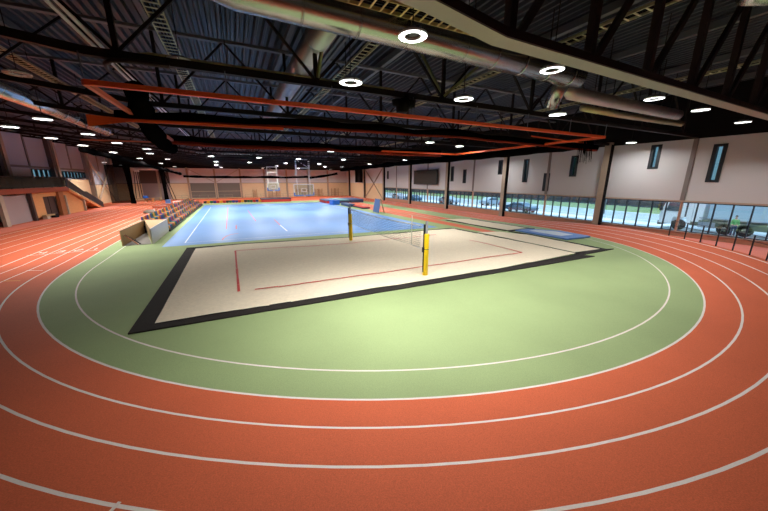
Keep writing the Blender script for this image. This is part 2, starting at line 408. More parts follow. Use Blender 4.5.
# blue and white landing mat by the pit
lm = empty('landing_mat', (0, 0, .015), label='flat blue landing mat with pale centre beside the jumping pit', cat='crash mat')
MB().prism([(23.0, 17.5), (23.15, 14.35), (26.0, 14.25), (26.3, 17.0), (24.7, 19.2), (23.0, 19.2)], 0, .12, 'mat_sky').build('mat', lm, .02)
MB().prism([(23.7, 17.4), (23.8, 15.3), (25.2, 15.2), (25.5, 16.9), (24.6, 18.3), (23.7, 18.3)], .12, .135, 'mat_pale').build('centre_pad', lm)

# ------------------------------------------------------------------ window wall
COLY = [5.1+11.7*k for k in range(-1, 8)]
def wall_holes(mb, x0, x1, y0, y1, z0, z1, holes, m):
    ys = sorted({y0, y1, *[h[0] for h in holes], *[h[1] for h in holes]}); zs = sorted({z0, z1, *[h[2] for h in holes], *[h[3] for h in holes]})
    for a, b in zip(ys, ys[1:]):
        run = None
        for c, d in list(zip(zs, zs[1:]))+[(None, None)]:
            solid = c is not None and not any(h[0] <= (a+b)/2 <= h[1] and h[2] <= (c+d)/2 <= h[3] for h in holes)
            if solid: run = (run[0], d) if run else (c, d)
            elif run: mb.box(x0, x1, a, b, run[0], run[1], m); run = None
slits = [(9.58, 4.45, 7.1), (13.3, 5.5, 7.4), (19.91, 4.95, 7.0), (22.79, 3.4, 5.35), (25.62, 4.35, 7.0), (29.5, 5.3, 7.1), (36.3, 4.15, 6.15), (39.2, 4.4, 6.7), (61.8, 4.85, 6.6)]
SW = .36
holes = [(y-SW, y+SW, a, b) for y, a, b in slits]
ZS, ZH, ZT = .6, 2.95, 7.6
wr = MB()
wall_holes(wr, XW, XW+.3, YF, 63.6, ZH+.12, ZT, holes, 'wall_panel')
wr.box(XW, XW+.3, YF, 63.6, 0, ZS, 'brick')
wr.box(XW-.06, XW+.3, YF, 63.6, ZS, ZS+.07, 'sill')
wr.box(XW-.05, XW+.3, YF, 63.6, ZH, ZH+.12, 'sill')
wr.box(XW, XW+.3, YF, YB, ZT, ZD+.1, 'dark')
wr.box(XW, XW+.3, 63.6, YB, 0, 3.85, 'ply_wall'); wr.box(XW, XW+.3, 63.6, YB, 3.85, ZT, 'wall_panel')
for y in COLY:
    ym = y+5.85
    if ym < 63: wr.box(XW-.06, XW, ym-.14, ym+.14, ZH+.12, ZT, 'joint')
struct(wr.build('wall_right'), 'pale panelled wall above a long strip of windows', 'wall')
for y in COLY:
    if y < -7: continue
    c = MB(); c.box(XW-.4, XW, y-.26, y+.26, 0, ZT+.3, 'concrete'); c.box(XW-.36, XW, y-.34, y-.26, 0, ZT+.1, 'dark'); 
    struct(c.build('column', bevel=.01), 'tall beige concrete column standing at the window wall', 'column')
n_w = 0
for y in COLY:
    if y > 60: continue
    n_w += 1; a, b = y+.28, min(y+11.42, 63.6)
    fr = MB(); xg = XW+.12
    fr.box(xg-.05, xg+.05, a, b, ZS+.07, ZS+.13, 'frame'); fr.box(xg-.05, xg+.05, a, b, ZH-.07, ZH, 'frame')
    for k in range(13):
        yy = a+(b-a)*k/12
        if k == 6: fr.box(XW-.02, xg+.06, yy-.06, yy+.06, ZS+.07, ZH, 'brick')
        else: fr.box(xg-.08, xg+.08, yy-.03, yy+.03, ZS+.07, ZH, 'frame')
    f = struct(fr.build('window_%d' % n_w), 'long ground floor window strip with dark upright bars', 'window')
    MB().box(xg-.01, xg+.01, a, b, ZS+.1, ZH-.05, 'glass').build('pane', f)
for y, a, b in slits:
    n_w += 1; fr = MB()
    for u, v, c, d in ((y-SW, y-SW+.22, a, b), (y+SW-.22, y+SW, a, b), (y-SW+.22, y+SW-.22, a, a+.17), (y-SW+.22, y+SW-.22, b-.17, b)): fr.box(XW-.05, XW+.25, u, v, c, d, 'frame')
    f = struct(fr.build('window_%d' % n_w), 'tall narrow slit window with a dark frame high on the pale wall', 'window')
    MB().box(XW+.15, XW+.17, y-SW+.22, y+SW-.22, a+.17, b-.17, 'glass_tinted').build('pane', f)
# wooden braces on the blind end of the window wall
def brace(name, pts, lb, w=.16, m='concrete'):
    e = empty(name, pts[0][0], label=lb, cat='wall brace'); o = Vector(pts[0][0])
    for p, q in pts: MB().bar(Vector(p)-o, Vector(q)-o, w, w, m).build('strut', e)
    return e
brace('wall_brace', [((XW-.12, 64.2, .2), (XW-.12, 69.4, 3.8)), ((XW-.12, 75, .2), (XW-.12, 69.4, 3.8)), ((XW-.12, 69.4, 3.8), (XW-.12, 75, 7.4)), ((XW-.12, 69.4, 3.8), (XW-.12, 64.2, 7.4))], 'diagonal steel brace on the wooden wall beyond the last window', .14)
# screen on the window wall
sc = empty('wall_screen', (XW, 46.3, 5.1), label='large dark wide screen mounted high on the window wall', cat='screen')
MB().box(-.5, -.32, -3.7, 3.7, -1.25, 1.25, 'frame').build('housing', sc, .02)
MB().box(-.52, -.5, -3.55, 3.55, -1.1, 1.1, 'screen').build('display', sc)
b = MB(); b.box(-.32, 0, -2.5, -2.3, -.1, .1, 'frame'); b.box(-.32, 0, 2.3, 2.5, -.1, .1, 'frame'); b.build('bracket', sc)
# steel housing hung near the far corner
hb = MB(); hb.box(30.3, 30.9, 76, 78, 4.0, 7.3, 'dark'); hb.box(30.3, 30.9, 79, 79.8, 4.0, 7.3, 'dark')
tag(hb.build('loudspeaker'), 'tall black loudspeaker cabinets hung near the far corner', 'loudspeaker')

# ------------------------------------------------------------------ back wall
wb = MB()
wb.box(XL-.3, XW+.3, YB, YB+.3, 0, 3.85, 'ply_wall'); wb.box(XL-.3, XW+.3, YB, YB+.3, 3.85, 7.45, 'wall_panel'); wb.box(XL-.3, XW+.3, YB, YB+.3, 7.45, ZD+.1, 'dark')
wb.box(XL, XW, YB-.04, YB, 3.8, 3.92, 'joint')
struct(wb.build('wall_back'), 'far end wall, wooden below and pale grey above', 'wall')
for x in [-16.0, -10.0, -4.1, 1.8, 7.7, 13.6, 19.5, 25.4]:
    c = MB(); c.box(x-.2, x+.2, YB-.35, YB, 0, 7.6, 'concrete')
    struct(c.build('column'), 'beige steel column on the far end wall', 'column')
dr = MB(); dr.box(-9.7, -4.4, YB-.1, YB, .2, 3.8, 'panel_grey'); dr.box(-3.8, 1.5, YB-.1, YB, .2, 3.8, 'panel_grey')
for x0, x1 in ((-9.7, -4.4), (-3.8, 1.5)): dr.box(x0, x1, YB-.14, YB-.1, 1.75, 1.9, 'concrete')
struct(dr.build('door_1'), 'pair of wide grey roller shutters in the far wall', 'door')
dr = MB(); dr.box(-19.4, -14.0, YB-.12, YB, 0, 3.85, 'door_grey'); dr.box(-19.6, -13.8, YB-.1, YB, 3.85, 6.9, 'panel_dark')
struct(dr.build('door_2'), 'tall pinkish gate with dark panel above in the far wall', 'door')
for (x0, x1) in ((-9.8, -4.2), (-3.9, 1.7)):
    bz = -1 if x0 < -5 else 1; xm = -4.1
    brace('roof_brace', [((xm, YB-.4, 4.0), (xm+bz*5.8, YB-.4, 7.4))], 'diagonal steel brace high on the far wall, %s shutter' % ('over the gate-side' if bz < 0 else 'over the hoop-side'), .12)
# wall bars on the back wall (wooden ladders)
for i, x in enumerate((5.0, 9.0, 11.0, 16.5, 18.0, 21.8, 23.0, 26.8, 28.0)):
    wbx = MB(); wbx.box(x-.5, x-.44, YB-.5, YB-.3, 0, 2.2, 'ply_dark'); wbx.box(x+.44, x+.5, YB-.5, YB-.3, 0, 2.2, 'ply_dark')
    for k in range(7): wbx.bar((x-.45, YB-.45, .3+.28*k), (x+.45, YB-.45, .3+.28*k), .05, .05, 'ply_dark')
    tag(wbx.build('wall_bars'), 'wooden wall bars standing against the far wall', 'wall bars', 'wall bars along the far wall')
# low railing in front of the far wall
for i, (x0, x1) in enumerate(((-12.8, -10.2), (-9.6, -.5), (2.5, 29))):
    e = empty('barrier_rail', (x0, 87.5, 0), label=('short low pipe railing beside the tall pinkish gate', 'low pipe railing in front of the grey roller shutters', 'long low pipe railing before the wooden far wall')[i], cat='railing')
    r = MB()
    for z in (.5, 1.0): r.bar((0, 0, z), (x1-x0, 0, z), .05, .05, 'concrete')
    r.build('rail', e)
    n = max(2, int((x1-x0)/1.8))
    for k in range(n+1): MB().bar(((x1-x0)*k/n, 0, 0), ((x1-x0)*k/n, 0, 1.0), .06, .06, 'concrete').build('post', e)

# ------------------------------------------------------------------ left wall and gallery
wl = MB()
lh = [(57.9, 62.8, 4.9, 6.1), (64.0, 74.4, 4.9, 6.0)]
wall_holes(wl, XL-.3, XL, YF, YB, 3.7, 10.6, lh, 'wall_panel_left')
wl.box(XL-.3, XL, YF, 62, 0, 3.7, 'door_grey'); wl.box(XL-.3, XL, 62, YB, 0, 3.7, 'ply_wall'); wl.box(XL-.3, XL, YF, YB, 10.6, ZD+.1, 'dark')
wl.box(XL, XL+.05, 64.5, YB, 3.65, 3.8, 'joint')
for y in COLY:
    wl.box(XL, XL+.08, y+5.85-.18, y+5.85+.18, 6.3, 10.5, 'joint')
wl.box(XL, XL+.12, 30, 75, 6.2, 6.45, 'joint')
wl.box(XL, XL+.02, 45, 57.5, 4.9, 6.15, 'wall_panel')
struct(wl.build('wall_left'), 'high grey panelled wall behind the gallery', 'wall')
for y in COLY[1:]:
    c = MB(); c.box(XL, XL+.7, y-.3, y+.3, 0, ZD-.3, 'concrete'); c.box(XL, XL+.5, y-1.0, y-.3, 3.7, ZD-.4, 'panel_dark' if y < 70 else 'joint')
    struct(c.build('column'), 'tall concrete column rising beside the gallery wall', 'column')
for a, b, c, d in lh:
    n_w += 1; fr = MB(); n = round((b-a)/1.15)
    fr.box(XL-.2, XL+.05, a, b, c, c+.1, 'frame'); fr.box(XL-.2, XL+.05, a, b, d-.1, d, 'frame')
    for k in range(n+1): yy = a+(b-a)*k/n; fr.box(XL-.2, XL+.05, yy-.12, yy+.12, c, d, 'frame')
    f = struct(fr.build('window_%d' % n_w), 'high strip of small windows above the gallery', 'window')
    MB().box(XL-.12, XL-.1, a, b, c, d, 'glass_tinted').build('pane', f)
for (p, q) in (((-23.6, 76.2, 7.8), (-23.6, 81.3, 3.75)), ((-23.6, 81.3, 3.75), (-23.6, 86.4, 7.8)), ((-23.6, 81.3, 3.75), (-23.6, 76.2, .2)), ((-23.6, 81.3, 3.75), (-23.6, 86.4, .2))):
    brace('wall_brace', [(p, q)], 'crossing steel brace on the end of the gallery wall, %s arm %s' % ('upper' if max(p[2], q[2]) > 4 else 'lower', 'towards the gallery' if min(p[1], q[1]) < 80 else 'towards the far wall'), .22)
gal = empty('gallery', (-21, 30, 0), label='wooden spectator gallery with dark mesh railing along the left wall', cat='gallery')
def gbox(nm, parts, par=gal, bev=0):
    mb = MB()
    for p in parts: mb.box(p[0]+21, p[1]+21, p[2]-30, p[3]-30, p[4], p[5], p[6])
    return mb.build(nm, par, bev)
gbox('deck', [(-24, -20.9, 20, 58.2, 3.35, 3.5, 'ply_dark')])
gbox('fascia', [(-20.95, -20.85, 20, 58.2, 3.15, 3.7, 'fascia')])
gbox('railing_panel', [(-20.9, -20.87, 20, 58, 3.75, 4.95, 'smoked')])
gbox('handrail', [(-20.93, -20.84, 20, 58, 4.95, 5.02, 'frame')])
for k in range(20): gbox('railing_post', [(-20.97, -20.9, 20+2*k, 20.06+2*k, 3.5, 5.0, 'frame')])
gbox('back_panel', [(-21.8, -21.7, 20, 43.5, 0, 3.15, 'panel_dark')])
gbox('roller_door', [(-21.45, -21.35, 44.4, 49.0, 0, 3.0, 'door_grey')])
gbox('pillar', [(-21.2, -20.9, 43.6, 44.2, 0, 3.15, 'concrete')])
gbox('pillar', [(-21.3, -21.0, 49.0, 49.4, 0, 3.15, 'door_dark')])
gbox('plywood_panel', [(-21.3, -21.2, 49.5, 51.9, .25, 3.15, 'ply_orange')])
gbox('lintel', [(-21.3, -21.2, 51.9, 55.2, 2.6, 3.15, 'ply_orange')])
dd = gbox('door', [(-21.5, -21.4, 51.95, 55.1, 0, 2.6, 'door_dark')]); gbox('door_seam', [(-21.4, -21.385, 53.45, 53.55, 0, 2.6, 'dark')], dd)
gbox('plywood_panel', [(-21.3, -20.95, 55.2, 56.4, 0, 3.15, 'ply_dark')])
gbox('pillar', [(-21.0, -20.8, 56.4, 56.7, 0, 2.6, 'concrete')])
mb = MB(); mb.xprism([(y-30, z) for y, z in ((56.8, 0), (56.8, 3.1), (58.2, 3.1), (62.8, 1.3), (62.8, 0))], -.3, -.2, 'ply_orange'); mb.build('stair_side_panel', gal)
gbox('bin_shelf', [(-21.0, -20.6, 50.2, 52.2, .35, .5, 'ply'), (-21.0, -20.6, 50.3, 51, 0, .35, 'concrete'), (-21, -20.6, 52.2, 53, 0, .45, 'dark')])
# stair from the gallery deck down to the floor
st = empty('staircase', (-21, 58, 0), label='wooden staircase with dark solid balustrade descending from the gallery', cat='stairs')
mb = MB(); mb.xprism([(0, 3.5), (0, 3.15), (10, -.0), (11, 0)], -1.6, .1, 'ply_orange'); mb.build('stringer', st)
mb = MB()
for k in range(18): mb.box(-1.5, 0, k*.56, k*.56+.6, 3.3-k*.185, 3.5-k*.185, 'ply_dark')
mb.build('steps', st)
mb = MB(); mb.xprism([(-.3, 4.95), (-.3, 3.7), (5.3, 1.9), (10.8, .1), (11.2, .1), (11.2, .9), (5.6, 2.9), (4.6, 2.95), (.3, 4.7)], .1, .18, 'frame'); mb.build('balustrade', st)
gg = MB(); gg.box(-.4, .05, 4.4, 4.6, 0, 2.0, 'concrete'); gg.build('support_post', st)
gg = MB(); gg.box(-1.6, -1.5, 4.6, 8.6, 0, 1.4, 'door_grey'); gg.build('storage_panel', st)
fp = MB(); fp.box(-23.2, -20.9, 58.3, 64.6, 3.6, 4.4, 'ply_wall') if False else fp.xprism([(62.5, 4.7), (71.5, 4.7), (71.5, .2), (62.5, .2)], -23.0, -22.8, 'ply_wall')
struct(fp.build('wall_panel'), 'plywood wall panel behind the staircase', 'wall panel')

# ------------------------------------------------------------------ roof
ce = MB(); pitch = .36; n = int((XW-XL)/pitch)
vs = []; fs = []
prof = [(0, 0), (.10, 0), (.16, .16), (.30, .16)]
xs = []
for k in range(n+1):
    for px, pz in prof: xs.append((XL+k*pitch+px, ZD+pz))
for x, z in xs: vs += [(x, YF, z), (x, YB, z)]
for k in range(len(xs)-1): fs.append((2*k, 2*k+1, 2*k+3, 2*k+2))
ce.add(vs, fs, 'deck')
struct(ce.build('ceiling', fix=False), 'dark corrugated steel roof deck', 'ceiling')
rf = MB(); rf.box(XL-.3, XW+.3, YF, YB+.3, ZD+.25, ZD+.5, 'dark'); struct(rf.build('roof'), 'roof build-up above the corrugated deck', 'roof')
wf = MB(); wf.box(XL-.3, XW+.3, YF-.3, YF, 0, ZD+.3, 'wall_panel'); struct(wf.build('wall_front'), 'plain end wall behind the viewpoint', 'wall')
# longitudinal beams
for k in range(-5, 6):
    x = 2.85+5.2*k
    bm_ = MB(); bm_.box(x-.1, x+.1, YF, YB, 10.62, 10.9, 'steel_pale')
    struct(bm_.build('beam'), 'pale steel beam running lengthwise under the roof deck', 'beam')
# first truss, with the heavy chord
ORD = ['first', 'second', 'third', 'fourth', 'fifth', 'sixth', 'seventh', 'eighth', 'ninth', 'tenth', 'eleventh', 'twelfth', 'thirteenth', 'fourteenth', 'fifteenth', 'sixteenth']
t1 = empty('roof_truss', (0, 4.99, 0), label='heavy roof truss nearest the viewpoint with wide grey-bottomed chord', cat='roof truss', group='roof trusses')
def chord(nm, w0, w1, z0, z1, m):
    mb = MB()
    P = [(XL, 10.1), (-4, 8.1), (3.28, 7.46), (4.95, 7.22), (XW, 7.02)]
    for (xa, za), (xb, zb) in zip(P, P[1:]):
        mb.add([(x, y, z+dz) for x, z in ((xa, za), (xb, zb)) for dz in (z0, z1) for y in (w0, w1)],
               [(0, 1, 3, 2), (4, 6, 7, 5), (0, 4, 5, 1), (2, 3, 7, 6), (0, 2, 6, 4), (1, 5, 7, 3)], m)
    return mb.build(nm, t1)
chord('bottom_flange', -.19, .19, -.0, .03, 'steel_light')
chord('bottom_chord', -.19, .17, .03, .12, 'steel_near')
chord('chord_rail', -.17, .17, .12, .2, 'steel_near')
mb = MB(); mb.box(XL, XW, -.15, .15, 10.55, 10.85, 'steel_near'); mb.build('top_chord', t1)
def zb(x): return 7.3+(.1*(5-x) if x < 5 else 0) if x > -4 else 8.2+(-4-x)*.1
k = 0; x = 5.2-2.6*10
while x < XW-.5:
    if x > XL+.3:
        MB().bar((x, 0, zb(x)), (x, 0, 10.6), .17, .17, 'steel_near').build('upright', t1)
        if x+2.6 < XW: MB().bar((x+.15, 0, zb(x)), (x+2.6, 0, 10.6), .12, .14, 'steel_near').build('diagonal', t1)
    x += 2.6
# the repeated lighter trusses
t2 = empty('roof_truss', (0, 10.95, 0), label='slender dark roof truss, second from the viewpoint', cat='roof truss', group='roof trusses')
mb = MB(); mb.box(-3, XW, -.1, .1, 7.64, 7.84, 'steel_dark'); mb.bar((-3, 0, 7.74), (XL, 0, 10.2), .2, .2, 'steel_dark'); mb.build('bottom_chord', t2)
def zc(x): return 7.8+(max(0, -3-x)*.117)
mb = MB(); mb.box(XL, XW, -.12, .12, 10.5, 10.62, 'steel_pale'); mb.build('top_chord', t2)
x = 2.85-5.2*5; i = 0
while x < XW:
    if x > XL: MB().bar((x, 0, zc(x)), (x, 0, 10.55), .12, .12, 'steel_dark').build('upright', t2)
    if x-2.6 > XL: MB().bar((x, 0, zc(x)), (x-2.6, 0, 10.55), .08, .08, 'steel_dark').build('diagonal', t2)
    if x+2.6 < XW: MB().bar((x, 0, zc(x)), (x+2.6, 0, 10.55), .08, .08, 'steel_dark').build('diagonal', t2)
    x += 5.2
for k in range(2, 15):
    if 5.15+5.85*k > 88: break
    dup(t2, (0, 5.1+5.85*k, 0), label='slender dark roof truss, %s from the viewpoint' % ORD[k])
for (p, q, lb) in (((8.05, 10.95, 7.9), (8.0, 12.9, 10.4), 'greenish steel rod rising from the second truss above the net corner, rear arm'), ((8.05, 10.9, 7.9), (11.2, 10.7, 10.4), 'greenish steel rod rising from the second truss above the net corner, side arm'),
                   ((2.9, 10.9, 7.9), (3.3, 10.3, 10.4), 'greenish steel rod beside the lengthwise duct')):
    tag(MB().bar(p, q, .09, .09, 'rod_green').build('brace_rod'), lb, 'brace rod')

# ducts
def duct(name, pts, r, lb, m='duct', seams=1.5):
    e = empty(name, pts[0], label=lb, cat='air duct'); o = Vector(pts[0]); P = [Vector(p)-o for p in pts]
    MB().tube(P, r, m, 28).build('duct_tube', e)
    for a, b in zip(P, P[1:]):
        L = (b-a).length
        if L < 2: continue
        d = (b-a).normalized(); n = int(L/seams)
        for k in range(max(2, int(L/5))):
            c = a+d*(L*(k+.5)/max(2, int(L/5))); MB().bar(c+Vector((0, 0, r*.9)), Vector((c.x, c.y, ZD-o.z)), .03, .03, 'steel_dark').build('hanger', e)
        for k in range(1, n+1):
            c = a+d*(L*k/(n+.5)); MB().tube([c-d*.03, c+d*.03], r+.008, m, 28).build('clamp_band', e)
    return e
duct('air_duct', [(-.5, 8.9, 9.3), (-.1, 9.1, 9.15), (.5, 9.2, 9.05), (6, 9.2, 9.0), (13.8, 9.2, 8.9)], .44, 'large silver duct crossing the roof from side to side')
duct('air_duct', [(13.6, 9.45, 8.55), (14.1, 9.6, 8.4), (24.5, 9.7, 8.4)], .27, 'narrower silver duct continuing the crossing duct towards the windows', 'duct_matte')
duct('air_duct', [(13.2, 9.4, 8.7), (13.5, 9.9, 8.35), (13.7, 10.2, 8.0)], .33, 'short duct elbow turned down at the end of the large duct')
duct('air_duct', [(2.9, 9.3, 9.0), (2.9, 14, 9.0), (2.9, 26, 9.0)], .4, 'silver duct running lengthwise under the roof', 'duct_cool')
duct('air_duct', [(-8.9, 13, 8.6), (-8.9, 34, 8.6)], .42, 'silver duct above the left lanes')
duct('air_duct', [(11.9, 3.75, 9.3), (13.5, 2.9, 9.3), (19, 2.9, 9.3)], .5, 'silver duct above the first truss')
duct('air_duct', [(16.5, 10.5, 8.2), (20, 10.6, 8.2), (27, 10.4, 8.2)], .16, 'thin pale pipe below the narrower duct', 'galv')
duct('air_duct', [(-2.2, 12.2, 8.1), (-2.3, 12.9, 8.3), (-2, 13.3, 8.5), (7, 13.3, 8.5)], .14, 'thin pale pipe with an elbow crossing behind the second truss', 'tray_yellow')

# cable trays
def tray(p, q, w, lb, m='galv', cat='cable tray'):
    e = empty('cable_tray', p, label=lb, cat=cat); p = Vector(p); q = Vector(q); L = (q-p).length; d = (q-p).normalized(); r = Vector((-d.y, d.x, 0))
    a = MB()
    for s in (-1, 1): a.bar(r*s*w/2, d*L+r*s*w/2, .025, .09, m)
    n = int(L/.3)
    for k in range(n): c = d*(k+.5)*L/n; a.bar(c-r*w/2-Vector((0, 0, .03)), c+r*w/2-Vector((0, 0, .03)), .05, .02, m)
    a.build('ladder_frame', e)
    c = MB()
    for j in range(3): c.tube([r*(j-1)*w*.22+Vector((0, 0, .01)), d*L+r*(j-1)*w*.22+Vector((0, 0, .01))], .025, 'dark', 6)
    c.build('cables', e)
tray((-1.46, 5.8, 9.2), (-1.46, 45, 9.2), .4, 'ladder cable tray to the left of the lengthwise duct')
tray((-7.1, 8, 9.2), (-7.1, 50, 9.2), .4, 'ladder cable tray above the left bend')
tray((4.95, 6.0, 9.25), (4.95, 45, 9.25), .35, 'ladder cable tray between the lengthwise duct and the brightest lamps')
tray((11.3, -2, 9.4), (11.3, 50, 9.4), .4, 'ladder cable tray above the middle of the first truss')
tray((20.3, -2, 9.4), (20.3, 50, 9.4), .4, 'ladder cable tray above the window side of the hall')
tray((.5, 8.15, 9.0), (19, 7.9, 8.9), .5, 'yellowish cable tray along the large crossing duct', 'tray_yellow')
cc = MB()
for x in (-3.95, -3.72): cc.tube([(x, 5.9, 9.25), (x, 55, 9.25)], .055, 'cable_white', 8)
tag(cc.build('conduit_pair'), 'pair of white conduits running lengthwise at the roof', 'conduit')
sl = MB()
for x in (3.95, 4.15, 4.35): sl.box(x-.05, x+.05, 7.2, 60, 9.7, 9.78, 'steel_pale')
tag(sl.build('lamp_busbar'), 'flat steel busbar trunking beside the brightest lamps', 'busbar')

# ------------------------------------------------------------------ ring lamps
ring = empty('ring_lamp', (0, 0, 0), label='x', cat='ceiling lamp', group='ring lamps under the roof')
def ringmesh(nm, r0, r1, z0, z1, m, segs, gap):
    mb = MB()
    for s in range(segs):
        a0 = 2*pi*s/segs+gap; a1 = 2*pi*(s+1)/segs-gap; n = 8; vs = []; fs = []
        for k in range(n+1):
            t = a0+(a1-a0)*k/n
            for r, z in ((r0, z0), (r1, z0), (r1, z1), (r0, z1)): vs.append((r*cos(t), r*sin(t), z))
        for k in range(n):
            b = 4*k; fs += [(b, b+4, b+5, b+1), (b+1, b+5, b+6, b+2), (b+2, b+6, b+7, b+3), (b+3, b+7, b+4, b)]
        fs += [(0, 1, 2, 3), (4*n+3, 4*n+2, 4*n+1, 4*n)]
        mb.add(vs, fs, m)
        mb.m = [mb.mi('white') if (len(f) != 4 or max(mb.v[i][2] for i in f) > z0+1e-6) and m == 'tube' else k for f, k in zip(mb.f, mb.m)]
    return mb
ringmesh('d', .2, .34, 0, .05, 'tube', 4, .06).build('diffuser', ring)
h = MB(); h.tube([(0, 0, .06), (0, 0, .14)], .2, 'steel_pale', 16); h.bar((-.35, 0, .07), (.35, 0, .07), .05, .04, 'steel_pale'); h.bar((0, -.35, .07), (0, .35, .07), .05, .04, 'steel_pale')
h.build('housing', ring)
MB().bar((0, 0, 0), (0, 0, 1), .02, .02, 'steel_dark').build('suspension_rod', ring)
S = .853
near8 = [(4.2, 7.0), (9.25, 7.01), (16.25, 7.34), (20.83, 7.4), (27.4, 7.7)]
z75 = [(4.12, 11.06), (9.21, 11.04), (15.76, 11.3), (4.77, 36.8), (10.98, 36.9), (-9.3, 24.95), (-13.09, 35.6), (-9.42, 31.35), (-13.07, 41.6), (-9.32, 37.4), (-8.2, 43), (-13, 50), (-9.3, 50), (-13, 62), (-9.3, 62),
       (-12.63, 29.4), (33.5, 16.25), (27.18, 47.1), (16.59, 24.24), (14.28, 31.34), (3.35, 66.4), (21.21, 25.6), (33, 33.5), (21, 36.8), (27, 62), (17, 50), (10, 52), (4, 52), (-2.5, 52), (-2.5, 36), (10, 66), (17, 66), (-2.5, 66), (-3, 80), (10, 80), (22, 80), (-13, 78), (26, 78), (-23, 92), (-13, 95), (-2.5, 95), (8, 95), (18, 95), (28, 95), (-22, 78)]  # final entries, along the far end, are added to light the back wall
names8 = ['ring lamp brightest above the cable tray by the lengthwise duct', 'ring lamp over the large crossing duct near its elbow', 'ring lamp just beneath the heavy first truss, third from the duct', 'ring lamp beneath the first truss, fourth from the duct', 'ring lamp beneath the first truss nearest the windows']
LP = [(x, y, 7.9, names8[i]) for i, (x, y) in enumerate(near8)]
for i, (x, y) in enumerate(z75):
    X, Y = x*S, y*S
    zone = 'over the left sprint lanes' if X < -6 else 'near the window wall' if X > 19 else 'over the middle of the hall'
    if Y < 12: lb = 'ring lamp hanging before the second truss, %s' % ('beside the lengthwise duct' if X < 5 else 'at the greenish rods' if X < 9 else 'above the net corner')
    else: lb = 'small bright ring lamp %s, about the %s truss bay' % (zone, ORD[min(15, int((Y-5.1)/5.85))])
    LP.append((X, Y, 7.45, lb))
DM = [c for c in ring.children if c.name.startswith('diffuser')][0].data
for i, (X, Y, Z, lb) in enumerate(LP):
    o = ring if i == 0 else dup(ring)
    o.location = (X, Y, Z); o['label'] = lb
    for ch in o.children:
        if ch.name.startswith('susp'): ch.location.z = .12; ch.scale.z = ZD-Z-.12
    P = 300; spread = 160
    if X < -6: P = (110 if X > -9.5 else 400) if Y < 40 else 560
    if X < -6 and Y < 24: P = 20
    elif X < -6: pass
    elif Y < 7: P = 45 if X < 12 else 290
    elif X < 5 and Y < 12: P = 235; spread = 120
    elif Y < 12: P = 155; spread = 125
    elif X < 0 and Y < 33: P = 180
    elif Y > 33: P = 600; spread = 180
    elif X > 18: P = 210; spread = 180
    elif 12 < Y < 33: P = 280
    l = bpy.data.lights.new('lamp', 'AREA'); l.shape = 'DISK'; l.size = .24; l.energy = P; l.color = (1, .97, .94); l.spread = R(spread)
    lo = bpy.data.objects.new('lamp', l); COL.objects.link(lo); lo.location = (X, Y, Z+.04)
off = dup(ring, (-1.04, 11.67, 8.0), label='unlit ring lamp above the left end of the orange frame')
off2 = dup(ring, (-6.04, 15.31, 8.0), label='unlit ring lamp in the dark roof corner over the left bend')
for o in (off, off2):
    for ch in o.children:
        if ch.name.startswith('susp'): ch.location.z = .12; ch.scale.z = ZD-o.location.z-.12
        if ch.name.startswith('diffuser'): ch.data = DM.copy(); ch.data.materials[0] = M['off_lamp']

# ------------------------------------------------------------------ orange net frame over the sand and raised black nets
of = empty('rail_gantry', (-3.1, 10.85, 7.0), label='rectangular orange rail frame hung over the beach volleyball sand', cat='gantry')
W_, D_ = 22.6, 13.2
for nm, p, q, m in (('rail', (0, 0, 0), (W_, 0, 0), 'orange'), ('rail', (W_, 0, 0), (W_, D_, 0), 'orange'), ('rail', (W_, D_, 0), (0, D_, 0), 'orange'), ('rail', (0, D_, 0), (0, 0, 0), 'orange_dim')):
    MB().bar(p, q, .12, .13, m).build(nm, of)
for k in range(8):
    MB().bar((W_*k/7, 0, 0), (W_*k/7, 0, .7), .03, .03, 'steel_pale').build('hanger', of)
def roll(name, pts, r, lb, red=0, sag=0, group=None):
    e = empty(name, pts[0], label=lb, cat='divider net'); o = Vector(pts[0]); P = []
    for a, b in zip(pts, pts[1:]):
        a = Vector(a); b = Vector(b); n = max(4, int((b-a).length/1.0))
        for k in range(n+(b is Vector(pts[-1]))): P.append((a.lerp(b, k/n), k/n))
    P.append((Vector(pts[-1]), 1))
    Q = []; rs = []
    for i, (p, t) in enumerate(P):
        w = noise.noise(Vector((i*.37, 3, 1)))
        Q.append(p-o+Vector((0, 0, -sag*sin(pi*t)+.1*w))); rs.append(r*(1+.8*w+.25*noise.noise(Vector((i*1.3, 7, 2)))))
    MB().tube(Q, rs, 'net_black', 9).build('net_roll', e)
    if red:
        MB().tube([q+Vector((0, -r*.5, -r*.75)) for q in Q], [max(.02, s*red) for s in rs], 'net_red', 7).build('hem', e)
    return e
roll('divider_net', [(-3.6, 15.0, 6.9), (2, 14.8, 7.05), (12, 14.6, 7.15), (26, 15.0, 7.0)], .2, 'thick raised black and red net bundle just behind the orange rail', .4)
roll('divider_net', [(-2.6, 13.6, 7.5), (-3.0, 16.5, 6.9), (-3.5, 23, 6.7), (-3.6, 26, 6.75)], .36, 'heavy black net bundle hanging along the left side of the orange frame', 0, .05)
roll('divider_net', [(-4.2, 23.6, 7.1), (7, 24, 7.1), (18, 24.6, 7.1)], .24, 'raised dark red net bundle before the blue court', .6, .1)
fl_ = MB(); fl_.add([(-4.3, 14.5, 6.8), (-4.3, 14.5, 6.42), (-3.2, 14.6, 6.66), (-3.2, 14.6, 6.76)], [(0, 1, 2, 3)], 'orange'); fl_.add([(-4.3, 14.56, 6.8), (-4.3, 14.56, 6.42), (-3.2, 14.64, 6.66), (-3.2, 14.64, 6.76)], [(0, 1, 2, 3)], 'orange')
tag(fl_.build('net_flag'), 'orange fabric end of the black and red net bundle', 'net end')
